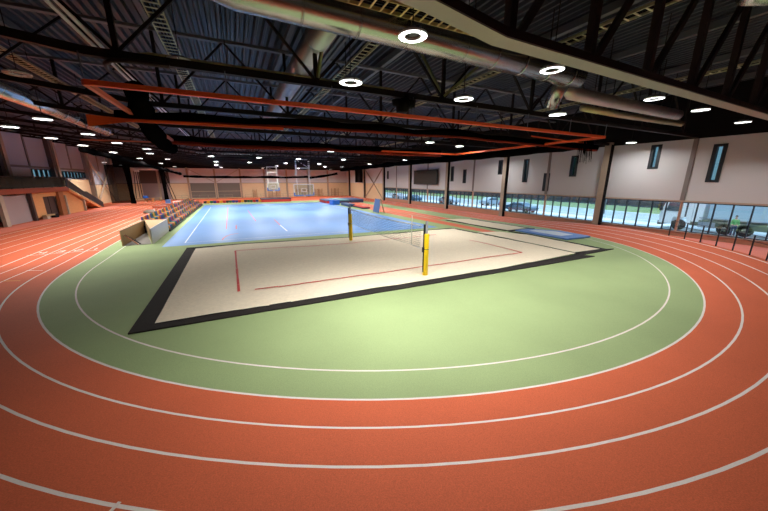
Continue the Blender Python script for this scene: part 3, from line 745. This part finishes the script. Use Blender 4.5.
tag(MB().bar((-3.2, 14.62, 6.71), (2.2, 14.3, 6.74), .06, .1, 'orange').build('net_webbing'), 'orange webbing along the near end of the net bundle', 'webbing')
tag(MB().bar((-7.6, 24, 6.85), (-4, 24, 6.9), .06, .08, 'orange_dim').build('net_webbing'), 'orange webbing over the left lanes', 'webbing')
# court net: three sides, dark, hung lower
roll('court_net', [(24.6, 14.5, 7.2), (23.5, 24, 7.0), (22, 40, 6.9), (20.4, 62, 6.6)], .3, 'long raised black net along the window side of the blue court', 0, 0)
roll('court_net', [(-8.9, 28, 6.6), (-8.9, 38, 6.45), (-8.8, 52, 6.15), (-8.6, 68, 5.7)], .2, 'long raised black net above the tiered seats', 0, 0)
roll('court_net', [(-8.2, 68.3, 5.3), (5, 66, 5.2), (14.4, 66, 5.3)], .22, 'raised black net across the far end of the blue court, gate side', 0, .1)
roll('court_net', [(14.8, 66, 5.1), (20.3, 64, 6.0)], .25, 'short raised black net at the far corner of the court', 0, .1)
hn = MB()
for k in range(60):
    a = random.uniform(0, 2*pi); r = random.uniform(0, .35); zz = random.uniform(.8, 2.0)
    hn.bar((20.4+r*cos(a), 12.5+r*sin(a), 7.2), (20.4+r*cos(a)*1.4+.15, 12.5+r*sin(a)*1.2, 7.2-zz*.8), .014, .014, 'net_black')
tag(hn.build('net_tail'), 'loose black net ends dangling before the beige column', 'net tail')
ow = MB(); ow.bar((20.6, 13, 7.0), (16.3, 13.2, 7.15), .05, .06, 'orange'); ow.bar((20.9, 12.6, 6.95), (20.6, 13, 7.0), .06, .09, 'orange')
tag(ow.build('net_webbing'), 'orange webbing at the window end of the net bundle', 'webbing')
tag(MB().tube([(-1.2, 10.62, 7.56), (-2.1, 10.62, 7.56), (-2.45, 10.75, 7.56), (-2.66, 11.1, 7.56), (-2.75, 11.6, 7.56), (-2.75, 12.6, 7.56)], .06, 'steel_near', 8).build('curtain_rail'), 'curved dark curtain rail under the left end of the second truss', 'curtain rail')
# gathered curtains by the far wall
for (x, y), lb in (((-18.6, 77.5), 'gathered black net curtain hanging at the end of the braced wall'), ((-14.2, 85), 'gathered black net curtain hanging beside the tall gate')):
    c = MB(); n = 20; L = 10; vs = []; fs = []
    for j in range(L+1):
        z = 7.6*j/L
        for k in range(n):
            t = 2*pi*k/n; r = (.32+.35*abs(j/L-.3)**1.5)*(1+.25*sin(5*t+j*.3)); vs.append((x+r*cos(t), y+r*sin(t), z))
    for j in range(L):
        for k in range(n): fs.append((j*n+k, j*n+(k+1) % n, (j+1)*n+(k+1) % n, (j+1)*n+k))
    c.add(vs, fs, 'net_black'); tag(c.build('net_curtain'), lb, 'net curtain')
nc = MB(); nc.box(-22, -18.6, 77.4, 77.44, .1, 7.5, 'netting'); tag(nc.build('net_curtain'), 'sheer dark net stretched beside the braced wall', 'net curtain')
hf = empty('hoist_frame', (-16.6, 86, 6.9), label='white roll with pulleys and dark cables hanging before the tall gate', cat='hoist')
MB().tube([(-3.0, 0, .1), (3.0, 0, .1)], .22, 'white', 12).build('roll', hf)
for s in (-1, 1):
    MB().box(s*2.4-.4, s*2.4+.4, -.3, .3, -.5, -.05, 'white').build('pulley_box', hf)
for a, b in (((-2.3, 0, -.4), (-2.2, 0, -6.2)), ((-2.6, 0, -.4), (-2.7, 0, -6.2)), ((2.2, 0, -.4), (3.4, .5, -6.8)), ((2.6, 0, -.4), (4.0, .5, -6.8)), ((-2.9, 0, -.4), (-3.4, 0, -6.4))):
    MB().bar(a, b, .12, .12, 'dark').build('cable', hf)
# large spherical camera cluster under truss two
cl = MB()
for dx, dz, r in ((0, 0, .3), (.35, .12, .22), (-.25, .1, .2), (.1, .3, .2)): cl.tube([(dx, 0, dz-r*.6), (dx, 0, dz+r*.6)], [r*.8, r], 'dark', 10)
o = cl.build('spotlight_cluster'); o.location = (6.2, 11.0, 7.35); tag(o, 'cluster of black spotlights clamped under the second truss', 'spotlight')

# ------------------------------------------------------------------ basketball goals hung from the roof
def goal(x, y, w, zt, zb_, lb, bw, bz0, bz1):
    e = empty('basketball_goal', (x, y, 0), label=lb, cat='basketball goal')
    f = MB(); m = 'white'
    for s in (-1, 1): f.bar((s*w/2, 0, bz1), (s*w/2, .0, zt), .15, .15, m); f.bar((s*w/2, .9, bz1+.5), (s*w/2, .9, zt), .07, .07, m)
    nlev = 3
    for k in range(nlev+1):
        z = bz1+(zt-bz1)*k/nlev; f.bar((-w/2, 0, z), (w/2, 0, z), .14, .14, m)
        for s in (-1, 1): f.bar((s*w/2, 0, z), (s*w/2, .9, z), .07, .07, m)
    f.bar((-w/2, 0, zt), (w/2, 0, bz1+(zt-bz1)*2/3), .06, .06, m); f.bar((w/2, 0, bz1+(zt-bz1)/3), (-w/2, 0, bz1+(zt-bz1)*2/3), .06, .06, m)
    f.build('hanging_frame', e)
    bb = MB().box(-bw/2, bw/2, -.09, -.04, bz0, bz1, 'glass').build('backboard', e)
    fr = MB()
    for z in (bz0, bz1): fr.box(-bw/2, bw/2, -.12, -.02, z-.06, z+.06, 'white')
    for s in (-1, 1): fr.box(s*bw/2-.06, s*bw/2+.06, -.12, -.02, bz0, bz1, 'white')
    zc = bz0+(bz1-bz0)*.45
    for z in (zc-.3, zc+.35): fr.box(-.5, .5, -.12, -.08, z-.04, z+.04, 'white')
    for s in (-1, 1): fr.box(s*.5-.04, s*.5+.04, -.12, -.08, zc-.3, zc+.35, 'white'); fr.bar((s*.5*w, -.03, bz1), (s*.3*bw, -.03, bz0), .08, .06, 'white')
    fr.build('board_frame', bb)
    p = MB(); p.box(-bw/2-.08, bw/2+.08, -.14, 0, bz0-.16, bz0+.06, 'mat_sky')
    for s in (-1, 1): p.box(s*bw/2-.12, s*bw/2+.12, -.14, 0, bz0-.16, bz0+.55, 'mat_sky')
    p.build('edge_padding', bb)
    rim = MB(); pts = [(.23*cos(2*pi*k/16), -.45+.23*sin(2*pi*k/16), bz0+.0) for k in range(17)]; rim.tube(pts, .02, 'orange', 6, False); rim.box(-.08, .08, -.24, -.1, bz0-.05, bz0+.05, 'orange')
    rim.build('hoop', bb)
    nn = MB()
    for k in range(12): t = 2*pi*k/12; nn.bar((.22*cos(t), -.45+.22*sin(t), bz0), (.13*cos(t+.4), -.45+.13*sin(t+.4), bz0-.4), .012, .012, 'white_cord')
    nn.build('hoop_net', bb)
goal(13.4, 66, 2.7, 8.7, 1, 'larger white basketball goal frame lowered beside the far mats', 4.1, 1.5, 3.75)
goal(7.9, 72, 2.0, 7.4, 1, 'smaller white basketball goal farther back above the dark mat', 2.4, 2.45, 4.0)

# ------------------------------------------------------------------ plywood enclosure and tiered seats
en = empty('plywood_booth', (-7.6, 27.1, 0), label='open plywood booth at the camera end of the tiered seats', cat='booth')
MB().box(-.05, .03, 0, 6.8, 0, 1.12, 'ply').build('long_wall', en, .005)
MB().box(1.72, 1.8, -.15, 6.2, 0, 1.15, 'ply_white').build('pale_wall', en, .005)
mb = MB(); mb.add([(0.03, 6.6, 0), (1.72, .0, 0), (1.72, 0, 1.12), (.03, 6.6, 1.12), (.03, 6.64, 0), (1.76, .04, 0), (1.76, .04, 1.12), (.03, 6.64, 1.12)], [(0, 1, 2, 3), (4, 5, 6, 7), (3, 2, 6, 7), (0, 3, 7, 4)], 'ply'); mb.build('diagonal_wall', en)
mb = MB(); mb.add([(.03, 6.65, 1.12), (1.76, .05, 1.12), (1.76, 6.2, 1.12), (.03, 6.65, 1.08), (1.76, .05, 1.08), (1.76, 6.2, 1.08)], [(0, 1, 2), (3, 4, 5), (0, 1, 4, 3), (1, 2, 5, 4), (2, 0, 3, 5)], 'ply_orange'); mb.build('top_board', en)
mb = MB(); mb.prism([(.05, .0), (1.68, -.1), (.1, 6.2)], .01, .03, 'panel_grey'); mb.build('floor_pad', en)
MB().bar((.08, .4, .72), (.9, -.05, .05), .07, .05, 'ply_dark').build('prop', en)
MB().bar((.08, .55, .72), (1.0, .1, .05), .05, .05, 'dark').build('prop', en)

stand = empty('seating_stand', (-5.65, 33.2, 0), label='low three-step stand carrying the coloured seats', cat='stand')
for k in range(3):
    MB().box(-.72*(k+1), -.72*k-.02, 0, 34, 0, .16+.24*k, 'frame').build('step', stand)
seat_cols = ['yellow', 'blue', 'green', 'red', 'yellow', 'green', 'blue', 'yellow', 'red', 'blue']
protos = {}
def seat_proto(c):
    e = MB(); m = 'seat_'+c
    # shell: pan and curved back as one moulded form, facing +x
    prof = [(.27, .16), (.25, .40), (.20, .43), (0, .41), (-.14, .41), (-.2, .46), (-.235, .62), (-.26, .86)]
    vs = []; fs = []; n = 5
    for (px, pz) in prof:
        for j in range(n):
            u = -1+2*j/(n-1); vs.append((px-.0+(.02 if pz > .5 else 0)*u*u, u*.322, pz+.025*u*u))
    P = len(prof)
    for (px, pz) in prof:
        for j in range(n):
            u = -1+2*j/(n-1); vs.append((px-(.02 if pz > .45 else 0)+(.02 if pz > .5 else 0)*u*u, u*.322, pz+.025*u*u-(.02 if pz <= .45 else 0)))
    for i in range(P-1):
        for j in range(n-1):
            a = i*n+j; fs.append((a, a+1, a+n+1, a+n)); b = a+P*n; fs.append((b, b+n, b+n+1, b+1))
    for i in range(P-1):
        for j in (0, n-1): a = i*n+j; fs.append((a, a+n, a+n+P*n, a+P*n))
    for j in range(n-1):
        fs.append((j, j+P*n, j+1+P*n, j+1)); a = (P-1)*n+j; fs.append((a, a+1, a+1+P*n, a+P*n))
    e.add(vs, fs, m, True)
    e.box(-.12, .1, -.04, .04, 0, .4, 'frame')
    return e
rows = ['front row', 'middle row', 'back row']
for r in range(3):
    for k in range(52):
        c = seat_cols[(k+3*r+(k//7)) % 10]; y = 33.6+k*.645; x = -5.65-.72*r-.38; z = .16+.24*r
        lb = '%s plastic seat in the %s of the low tiered stand' % (c, rows[r])
        if c not in protos:
            o = seat_proto(c).build('stadium_seat'); protos[c] = o; tag(o, lb, 'seat', 'coloured seats on the tiered stand')
        else: o = protos[c].copy(); COL.objects.link(o)
        o.location = (x, y, z-.12); o['label'] = lb
# colourful blocks lined up along the far court edge
cc_ = ['black', 'yellow', 'green', 'blue', 'red', 'yellow', 'red', 'black', 'green', 'blue', 'blue', 'red', 'yellow', 'black', 'green', 'green', 'red', 'blue', 'yellow']
fp0 = {}
for k, c in enumerate(cc_):
    lb = '%s seat in the row along the far edge of the blue court' % c
    if c not in fp0:
        o = seat_proto(c).build('stadium_seat'); fp0[c] = o
    else: o = fp0[c].copy(); COL.objects.link(o)
    tag(o, lb, 'seat', 'coloured seats behind the far court edge'); o.location = (-5.5+k*.57, 70.3, .0); o.rotation_euler = (0, 0, -pi/2); o.scale = (.8, .85, .62)

# ------------------------------------------------------------------ mats at the far end
def gmat(x0, x1, y0, y1, z0, z1, top, side, lb, rz=0):
    e = empty('gym_mat', ((x0+x1)/2, (y0+y1)/2, z0+.01), rz, label=lb, cat='gym mat')
    w, d = (x1-x0)/2, (y1-y0)/2; zz = z1-z0
    MB().box(-w, w, -d, d, 0, zz*.7, side).build('foam_base', e, .03)
    MB().box(-w-.02, w+.02, -d-.02, d+.02, zz*.7, zz, top).build('cover', e, .03)
gmat(5.0, 11.2, 69.8, 73.0, 0, .75, 'mat_dark', 'mat_red', 'long thick dark mat with red side at the far court edge')
gmat(16.6, 18.9, 60.0, 66.0, 0, .65, 'mat_blue', 'mat_red', 'thick blue and red mat beside the far goal')
gmat(19.2, 21.4, 60, 67.5, 0, .65, 'mat_teal', 'mat_dark', 'teal topped mat in the middle of the far mats')
gmat(21.7, 24.6, 60, 67, 0, .65, 'mat_blue', 'mat_dark', 'dark blue topped mat nearest the window wall')
gmat(16.6, 18.0, 56.0, 58.2, 0, .85, 'mat_bright', 'mat_bright', 'bright blue padded block before the far mats')
gmat(17.9, 19.0, 50.5, 55, 0, .45, 'mat_blue', 'mat_blue', 'low dark blue mat before the padded block')
gmat(18.6, 19.9, 45.8, 50.2, 0, .3, 'mat_red', 'mat_dark', 'low red mat at the runway edge')
# sandwich board
sb = empty('display_board', (18.6, 39.6, 0), label='upright blue display board on a yellow wooden frame', cat='board')
mb = MB(); mb.add([(-.55, -1.1, .1), (-.55, .9, .1), (-.15, .9, 1.95), (-.15, -.9, 1.95), (-.49, -1.1, .1), (-.49, .9, .1), (-.09, .9, 1.95), (-.09, -.9, 1.95)], [(0, 1, 2, 3), (4, 5, 6, 7), (0, 1, 5, 4), (2, 3, 7, 6), (1, 2, 6, 5), (0, 3, 7, 4)], 'panel_blue'); mb.build('panel', sb)
for y in (-.9, .9):
    MB().bar((-.1, y, 2.0), (.45, y, 0), .1, .1, 'ply').build('leg', sb); MB().bar((-.1, y, 2.0), (-.5, y, 0), .1, .1, 'ply').build('leg', sb)
# equipment behind the seats
for (x, y), lb in (((-10.3, 56.2), 'brown padded bench behind the back row of seats'), ((-10.0, 60.4), 'brown padded bench farther along behind the seats')):
    e = empty('padded_bench', (x, y, 0), label=lb, cat='bench')
    MB().box(-.9, .9, -.8, .8, .55, .85, 'fascia').build('pad', e, .05)
    for a in (-.75, .75):
        for b in (-.65, .65): MB().bar((a, b, 0), (a, b, .56), .1, .1, 'white').build('leg', e)
bl = MB(); bl.box(-10.9, -10.2, 63.6, 64.4, .0, 1.3, 'mat_sky'); tag(bl.build('padded_box', bevel=.03), 'pale blue padded box behind the seats', 'box')
wc = empty('white_trestle', (-9.3, 66, 0), label='white trestle table behind the back row of seats', cat='table')
MB().box(-.9, .9, -.5, .5, .8, .87, 'white').build('tabletop', wc)
for a in (-.8, .8): MB().bar((a, 0, 0), (a, 0, .8), .08, .6, 'white').build('leg', wc)
sk = bmesh.new(); bmesh.ops.create_icosphere(sk, subdivisions=3, radius=1)
for v in sk.verts: v.co = Vector((v.co.x*.75, v.co.y*.6, max(-.0, v.co.z*.42+.1)))*(1+.12*noise.noise(v.co*2))
me = bpy.data.meshes.new('kit_bag'); sk.to_mesh(me); sk.free(); me.materials.append(M['bag']); ob = bpy.data.objects.new('kit_bag', me); COL.objects.link(ob); ob.location = (-11.2, 53.3, .01)
tag(ob, 'grey cloth bag lying on the lanes behind the seats', 'bag')
for i, (x, y, rz, c, lb) in enumerate(((-18.2, 81.5, .2, 'ply', 'wooden bench nearest the black curtain in the equipment heap'), (-16.8, 82.2, -.3, 'ply_orange', 'orange wooden bench in the equipment heap'), (-15.6, 82.8, .6, 'ply', 'wooden bench at the gate end of the equipment heap'))):
    e = empty('gym_bench', (x, y, 0), rz, label=lb, cat='bench')
    MB().box(-.9, .9, -.18, .18, .7, .8, c).build('seat', e); 
    for s in (-1, 1): MB().box(s*.6-.05, s*.6+.05, -.25, .25, 0, .7, c).build('leg', e)
    MB().box(-.6, .6, -.04, .04, .2, .32, c).build('stretcher', e)
o = MB().box(-17.7, -16.9, 81.2, 81.8, .82, 1.35, 'mat_bright').build('padded_box', bevel=.03); tag(o, 'small blue padded box on the equipment heap', 'box')

# ------------------------------------------------------------------ railing on the outer edge of the bank
fe = empty('track_railing', (0, 0, 0), label='black post and rail fence on the outer edge of the banked bend', cat='fence')
fi = [i for i, p in enumerate(path) if p[0] > CX+6 and p[1] < 12.6]
pts = []
for i in fi:
    o = 4*LW+.2; q = Vector(path[i])+nrm[i]*o; pts.append(Vector((q.x, q.y, bank(path[i], o)+.01)))
# resample at a steady spacing
res = [pts[0]]; acc = 0
for a, b in zip(pts, pts[1:]):
    L = (b-a).length; t = 0
    while acc+(L-t) >= 1.22:
        t += 1.22-acc; res.append(a.lerp(b, t/L)); acc = 0
    acc += L-t
for p in res: MB().bar(p, p+Vector((0, 0, 1.12)), .06, .06, 'frame').build('post', fe)
for h_ in (1.12, .78):
    r = MB(); r.tube([p+Vector((0, 0, h_)) for p in res], .016, 'frame', 6); r.build('rail', fe)

# ------------------------------------------------------------------ outside the windows
og = MB(); og.box(XW+.3, 52, -40, 160, -.25, -.05, 'asphalt'); og.box(52, 64, -60, 220, -.25, -.0, 'grass'); og.box(64, 200, -100, 300, -.3, .1, 'grass')
og.box(51.6, 52, -40, 160, -.2, .06, 'kerb'); og.box(44.2, 44.5, -40, 160, -.06, -.04, 'kerb'); og.box(36, 36.5, 16, 160, -.06, -.04, 'kerb'); og.box(39.5, 42, 14, 160, -.06, -.045, 'kerb')
og.box(-80, XL-.3, -40, 200, -.25, -.05, 'grass')
struct(og.build('ground_outside'), 'car park asphalt and lawn beyond the windows', 'ground')
def wheel(x, y, r, par, w=.3):
    e = MB(); e.tube([(x-w/2, y, r), (x-w/2+.04, y, r), (x+w/2-.04, y, r), (x+w/2, y, r)], [r*.9, r, r, r*.9], 'tyre', 20); o = e.build('wheel', par)
    MB().tube([(x-w/2-.02, y, r), (x-w/2+.05, y, r)], r*.36, 'panel_grey', 14).build('hub', o)
tr_ = empty('truck', (38.0, 14.7, -.05), label='white truck cab with long pale blue trailer parked outside the windows', cat='truck')
cb = MB(); cb.xprism([(0, .55), (.05, 1.45), (-.35, 2.9), (-.9, 3.1), (-2.35, 3.1), (-2.35, .75), (-2.1, .55), (-2.0, 1.2), (-1.05, 1.2), (-.95, .55)], 0, 2.4, 'truck_white'); cb.build('cab', tr_, .03)
w = MB(); w.box(0, 2.4, -3.1, -2.38, .9, 3.1, 'truck_white'); w.build('cab_rear', tr_, .03)
w = MB(); w.xprism([(-.4, 1.75), (-.55, 2.55), (-1.5, 2.55), (-1.55, 1.75)], -.02, .0, 'auto_glass'); w.build('side_window', tr_)
w = MB(); w.add([(.1, -.0+.06, 1.6), (2.3, .06, 1.6), (2.3, -.3, 2.75), (.1, -.3, 2.75)], [(0, 1, 2, 3)], 'auto_glass'); w.build('windscreen', tr_)
w = MB(); w.box(-.25, -.02, -.15, .05, 1.75, 2.5, 'frame'); w.build('mirror', tr_)
w = MB(); w.box(-.03, 0, -1.98, -1.85, 1.3, 2.8, 'auto_glass'); w.build('rear_quarter_window', tr_)
w = MB(); w.box(.1, 2.3, -.1, .12, .35, .75, 'frame'); w.build('bumper', tr_)
w = MB(); w.box(.05, 2.35, -18, -2.3, .55, 1.0, 'chassis'); w.box(0, .5, -4.0, -2.9, .45, 1.05, 'car_silver'); w.box(0, 2.4, -14, -9, .9, 1.1, 'chassis'); w.build('chassis', tr_)
w = MB(); w.box(.0, 2.45, -18, -3.4, 1.3, 4.0, 'tarp'); o = w.build('trailer_body', tr_, .05)
w = MB()
for k in range(14): w.box(-.03, 0, -18+k*1.1, -17.94+k*1.1, 1.0, 1.3, 'car_silver')
w.box(-.05, 0, -18, -2.9, 1.28, 1.36, 'car_silver'); w.box(-.02, 2.4, -18, -2.9, .98, 1.1, 'chassis'); w.build('side_rail', o)
wheel(.2, -1.5, .5, tr_); wheel(.2, -4.6, .5, tr_); wheel(.2, -5.8, .5, tr_); wheel(.2, -12, .5, tr_); wheel(.2, -13.3, .5, tr_)
def car(loc, rz, body, lb):
    e = empty('car', loc, rz, label=lb, cat='car'); b = MB()
    b.xprism([(-2.2, .35), (-2.25, .75), (-1.9, .95), (-1.1, 1.0), (-.5, 1.42), (.9, 1.45), (1.6, 1.05), (2.15, .95), (2.2, .4), (1.9, .3), (-1.9, .3)], -.85, .85, body); b.build('body', e, .06)
    g_ = MB(); g_.xprism([(-1.0, 1.0), (-.48, 1.36), (.85, 1.39), (1.4, 1.03)], -.86, .86, 'auto_glass'); g_.build('windows', e)
    for y in (-1.4, 1.35):
        for x in (-.75, .75): wheel(x, y, .33, e, .22)
    return e
car((38.5, 31.5, -.05), .05, 'car_blue', 'dark blue car parked outside the second window bay beyond the beige column')
car((36.5, 59, -.05), .0, 'car_blue', 'dark car seen through the last window strip')
car((39, 49.5, -.05), .1, 'car_silver', 'silver car parked outside beneath the wall screen')
car((44, 43, -.05), 1.5, 'car_silver', 'silver car standing crosswise in the car park')
car((37, 67, -.05), .0, 'car_silver', 'silver car farthest along the car park')
# traffic sign with pink disc
sg = empty('road_sign', (47, 24.5, -.05), label='round pink and blue road sign on a post by the lawn', cat='road sign')
MB().tube([(0, 0, 0), (0, 0, 3.1)], .05, 'pole', 8).build('post', sg)
MB().tube([(-.04, 0, 2.7), (.0, 0, 2.7)], .42, 'sign_pink', 20).build('disc', sg)
# the person in the green jacket beside the trailer
def skin_mesh(name, pts, edges, rad, m, parent=None):
    me = bpy.data.meshes.new(name); me.from_pydata(pts, edges, []); o = bpy.data.objects.new(name, me); COL.objects.link(o)
    s = o.modifiers.new('Skin', 'SKIN'); s.use_smooth_shade = True
    for i, r in enumerate(rad): me.skin_vertices[0].data[i].radius = (r, r) if not isinstance(r, tuple) else r
    me.skin_vertices[0].data[0].use_root = True
    sb_ = o.modifiers.new('Subdivision', 'SUBSURF'); sb_.levels = 1; sb_.render_levels = 2; me.materials.append(M[m])
    if parent: o.parent = parent
    return o
def person(loc, rz, jacket, lb):
    e = empty('person', loc, rz, label=lb, cat='person'); e.scale = (.84, .95, 1)
    P = [(0, 0, .95), (0, 0, 1.15), (0, 0, 1.38), (0, 0, 1.5), (0, .01, 1.6), (0, .02, 1.72), (.19, 0, 1.42), (.24, .02, 1.14), (.2, .22, 1.0), (-.19, 0, 1.42), (-.25, .02, 1.13), (-.2, .18, .95),
         (.1, 0, .9), (.11, .03, .5), (.11, -.02, .08), (.11, .12, .04), (-.1, 0, .9), (-.12, -.04, .5), (-.12, -.08, .08), (-.12, .06, .04)]
    E_ = [(0, 1), (1, 2), (2, 3), (3, 4), (4, 5), (2, 6), (6, 7), (7, 8), (2, 9), (9, 10), (10, 11), (0, 12), (12, 13), (13, 14), (14, 15), (0, 16), (16, 17), (17, 18), (18, 19)]
    r = [(.16, .11), (.15, .11), (.17, .12), .06, .09, .08, .07, .05, .035, .07, .05, .035, .1, .07, .045, .035, .1, .07, .045, .035]
    bd_ = skin_mesh('body', P, E_, r, 'skin', e)
    skin_mesh('jacket', [P[0], P[1], P[2], (0, 0, 1.47), P[6], P[7], (.21, .18, 1.02), P[9], P[10], (-.21, .15, .97)], [(0, 1), (1, 2), (2, 3), (2, 4), (4, 5), (5, 6), (2, 7), (7, 8), (8, 9)],
              [(.19, .14), (.18, .14), (.2, .15), .08, .09, .075, .055, .09, .075, .055], jacket, e)
    skin_mesh('trousers', [(0, 0, .96), P[12], P[13], (.11, -.02, .1), P[16], P[17], (-.12, -.08, .1)], [(0, 1), (1, 2), (2, 3), (0, 4), (4, 5), (5, 6)], [(.17, .12), .115, .085, .07, .115, .085, .07], 'trousers', e)
    hh = bmesh.new(); bmesh.ops.create_icosphere(hh, subdivisions=2, radius=.105)
    for v in hh.verts: v.co = Vector((v.co.x, v.co.y-.01, max(v.co.z, -.01)+1.72))
    me = bpy.data.meshes.new('hair'); hh.to_mesh(me); hh.free(); me.materials.append(M['hair']); o = bpy.data.objects.new('hair', me); COL.objects.link(o); o.parent = e
    nz = MB(); nz.bar((0, .1, 1.67), (0, .13, 1.65), .02, .03, 'skin'); nz.build('nose', e)
    return e
person((37.3, 9.35, -.05), 1.9, 'hivis', 'person in a bright green jacket standing beside the trailer outside')
person((37.6, 34.8, -.05), .5, 'sign_pink', 'person in a pink jacket walking in the car park')
# hedge and trees beyond the lawn
for y0, y1, m in ((-30, 20, 'hedge'), (20.5, 70, 'hedge'), (70.5, 130, 'hedge')):
    bmh = bmesh.new(); bmesh.ops.create_grid(bmh, x_segments=60, y_segments=6, size=1)
    hb_ = MB(); nyy = 60; vs = []; fs = []
    prof = [(0, 0), (-.3, .9), (0, 1.7), (1.2, 2.1), (2.4, 1.7), (2.6, 0)]
    for i in range(nyy+1):
        y = y0+(y1-y0)*i/nyy
        for px, pz in prof: vs.append((64+px+.4*noise.noise(Vector((y, px, 1))), y, pz*(1+.35*noise.noise(Vector((y*.5, pz, 3))))))
    for i in range(nyy):
        for j in range(5): a = i*6+j; fs.append((a, a+1, a+7, a+6))
    bmh.free(); hb_.add(vs, fs, m, True); tag(hb_.build('hedge'), {-30: 'dark hedge behind the truck', 20.5: 'dark hedge beyond the lawn and parked cars', 70.5: 'dark hedge at the far end of the lawn'}[y0], 'hedge')
def tree(x, y, h, lb, seed):
    e = empty('tree', (x, y, 0), label=lb, cat='tree', group='trees beyond the lawn')
    MB().tube([(0, 0, 0), (.1, .1, h*.35), (0, .2, h*.7)], [.25, .2, .1], 'bark', 8).build('trunk', e)
    bm = bmesh.new(); rnd = random.Random(seed)
    for k in range(9):
        a = rnd.uniform(0, 2*pi); r = rnd.uniform(0, h*.22); c = Vector((r*cos(a), r*sin(a), h*rnd.uniform(.4, .9)))
        res_ = bmesh.ops.create_icosphere(bm, subdivisions=2, radius=h*rnd.uniform(.13, .22))
        for v in res_['verts']: v.co = v.co*(1+.35*noise.noise(v.co*1.3+c))+c
    me = bpy.data.meshes.new('crown'); bm.to_mesh(me); bm.free(); me.materials.append(M['leaves']); o = bpy.data.objects.new('crown', me); COL.objects.link(o); o.parent = e
for i, (x, y, h) in enumerate(((80, 38, 9), (84, 52, 11), (80, 66, 10), (86, 80, 12), (78, 95, 11), (90, 115, 14), (74, 28, 7), (60, 88, 8), (62, 118, 10), (56, 104, 8))):
    tree(x, y, h, 'leafy green tree seen above the hedge through the windows', i)

# ------------------------------------------------------------------ sky and camera
w = bpy.data.worlds.new('World'); bpy.context.scene.world = w; w.use_nodes = True
nt = w.node_tree; bg = nt.nodes['Background']
tc = nt.nodes.new('ShaderNodeTexCoord'); sp = nt.nodes.new('ShaderNodeSeparateXYZ'); cr = nt.nodes.new('ShaderNodeValToRGB')
nt.links.new(tc.outputs['Generated'], sp.inputs[0]); nt.links.new(sp.outputs['Z'], cr.inputs['Fac']); nt.links.new(cr.outputs['Color'], bg.inputs['Color'])
cr.color_ramp.elements[0].color = (.80, .90, .96, 1); cr.color_ramp.elements[1].color = (.42, .62, .9, 1); cr.color_ramp.elements[1].position = .7
bg.inputs['Strength'].default_value = 2.6
sun = bpy.data.lights.new('daylight', 'SUN'); sun.energy = 3.8; sun.angle = R(25); so = bpy.data.objects.new('daylight', sun); COL.objects.link(so); so.rotation_euler = (0, R(-14), 0)
cam = bpy.data.cameras.new('camera'); co = bpy.data.objects.new('camera', cam); COL.objects.link(co)
cam.sensor_width = 36; cam.sensor_fit = 'HORIZONTAL'; cam.lens = 298.2/768*36; cam.clip_end = 500; cam.clip_start = .05
co.location = (0, 0, 4.6); co.rotation_euler = (R(90-14.18), 0, R(-26.16))
sc_ = bpy.context.scene; sc_.camera = co
sc_.view_settings.view_transform = 'Standard'; sc_.view_settings.look = 'None'; sc_.view_settings.exposure = 0.0; sc_.view_settings.gamma = 1; sc_.view_settings.use_curve_mapping = False
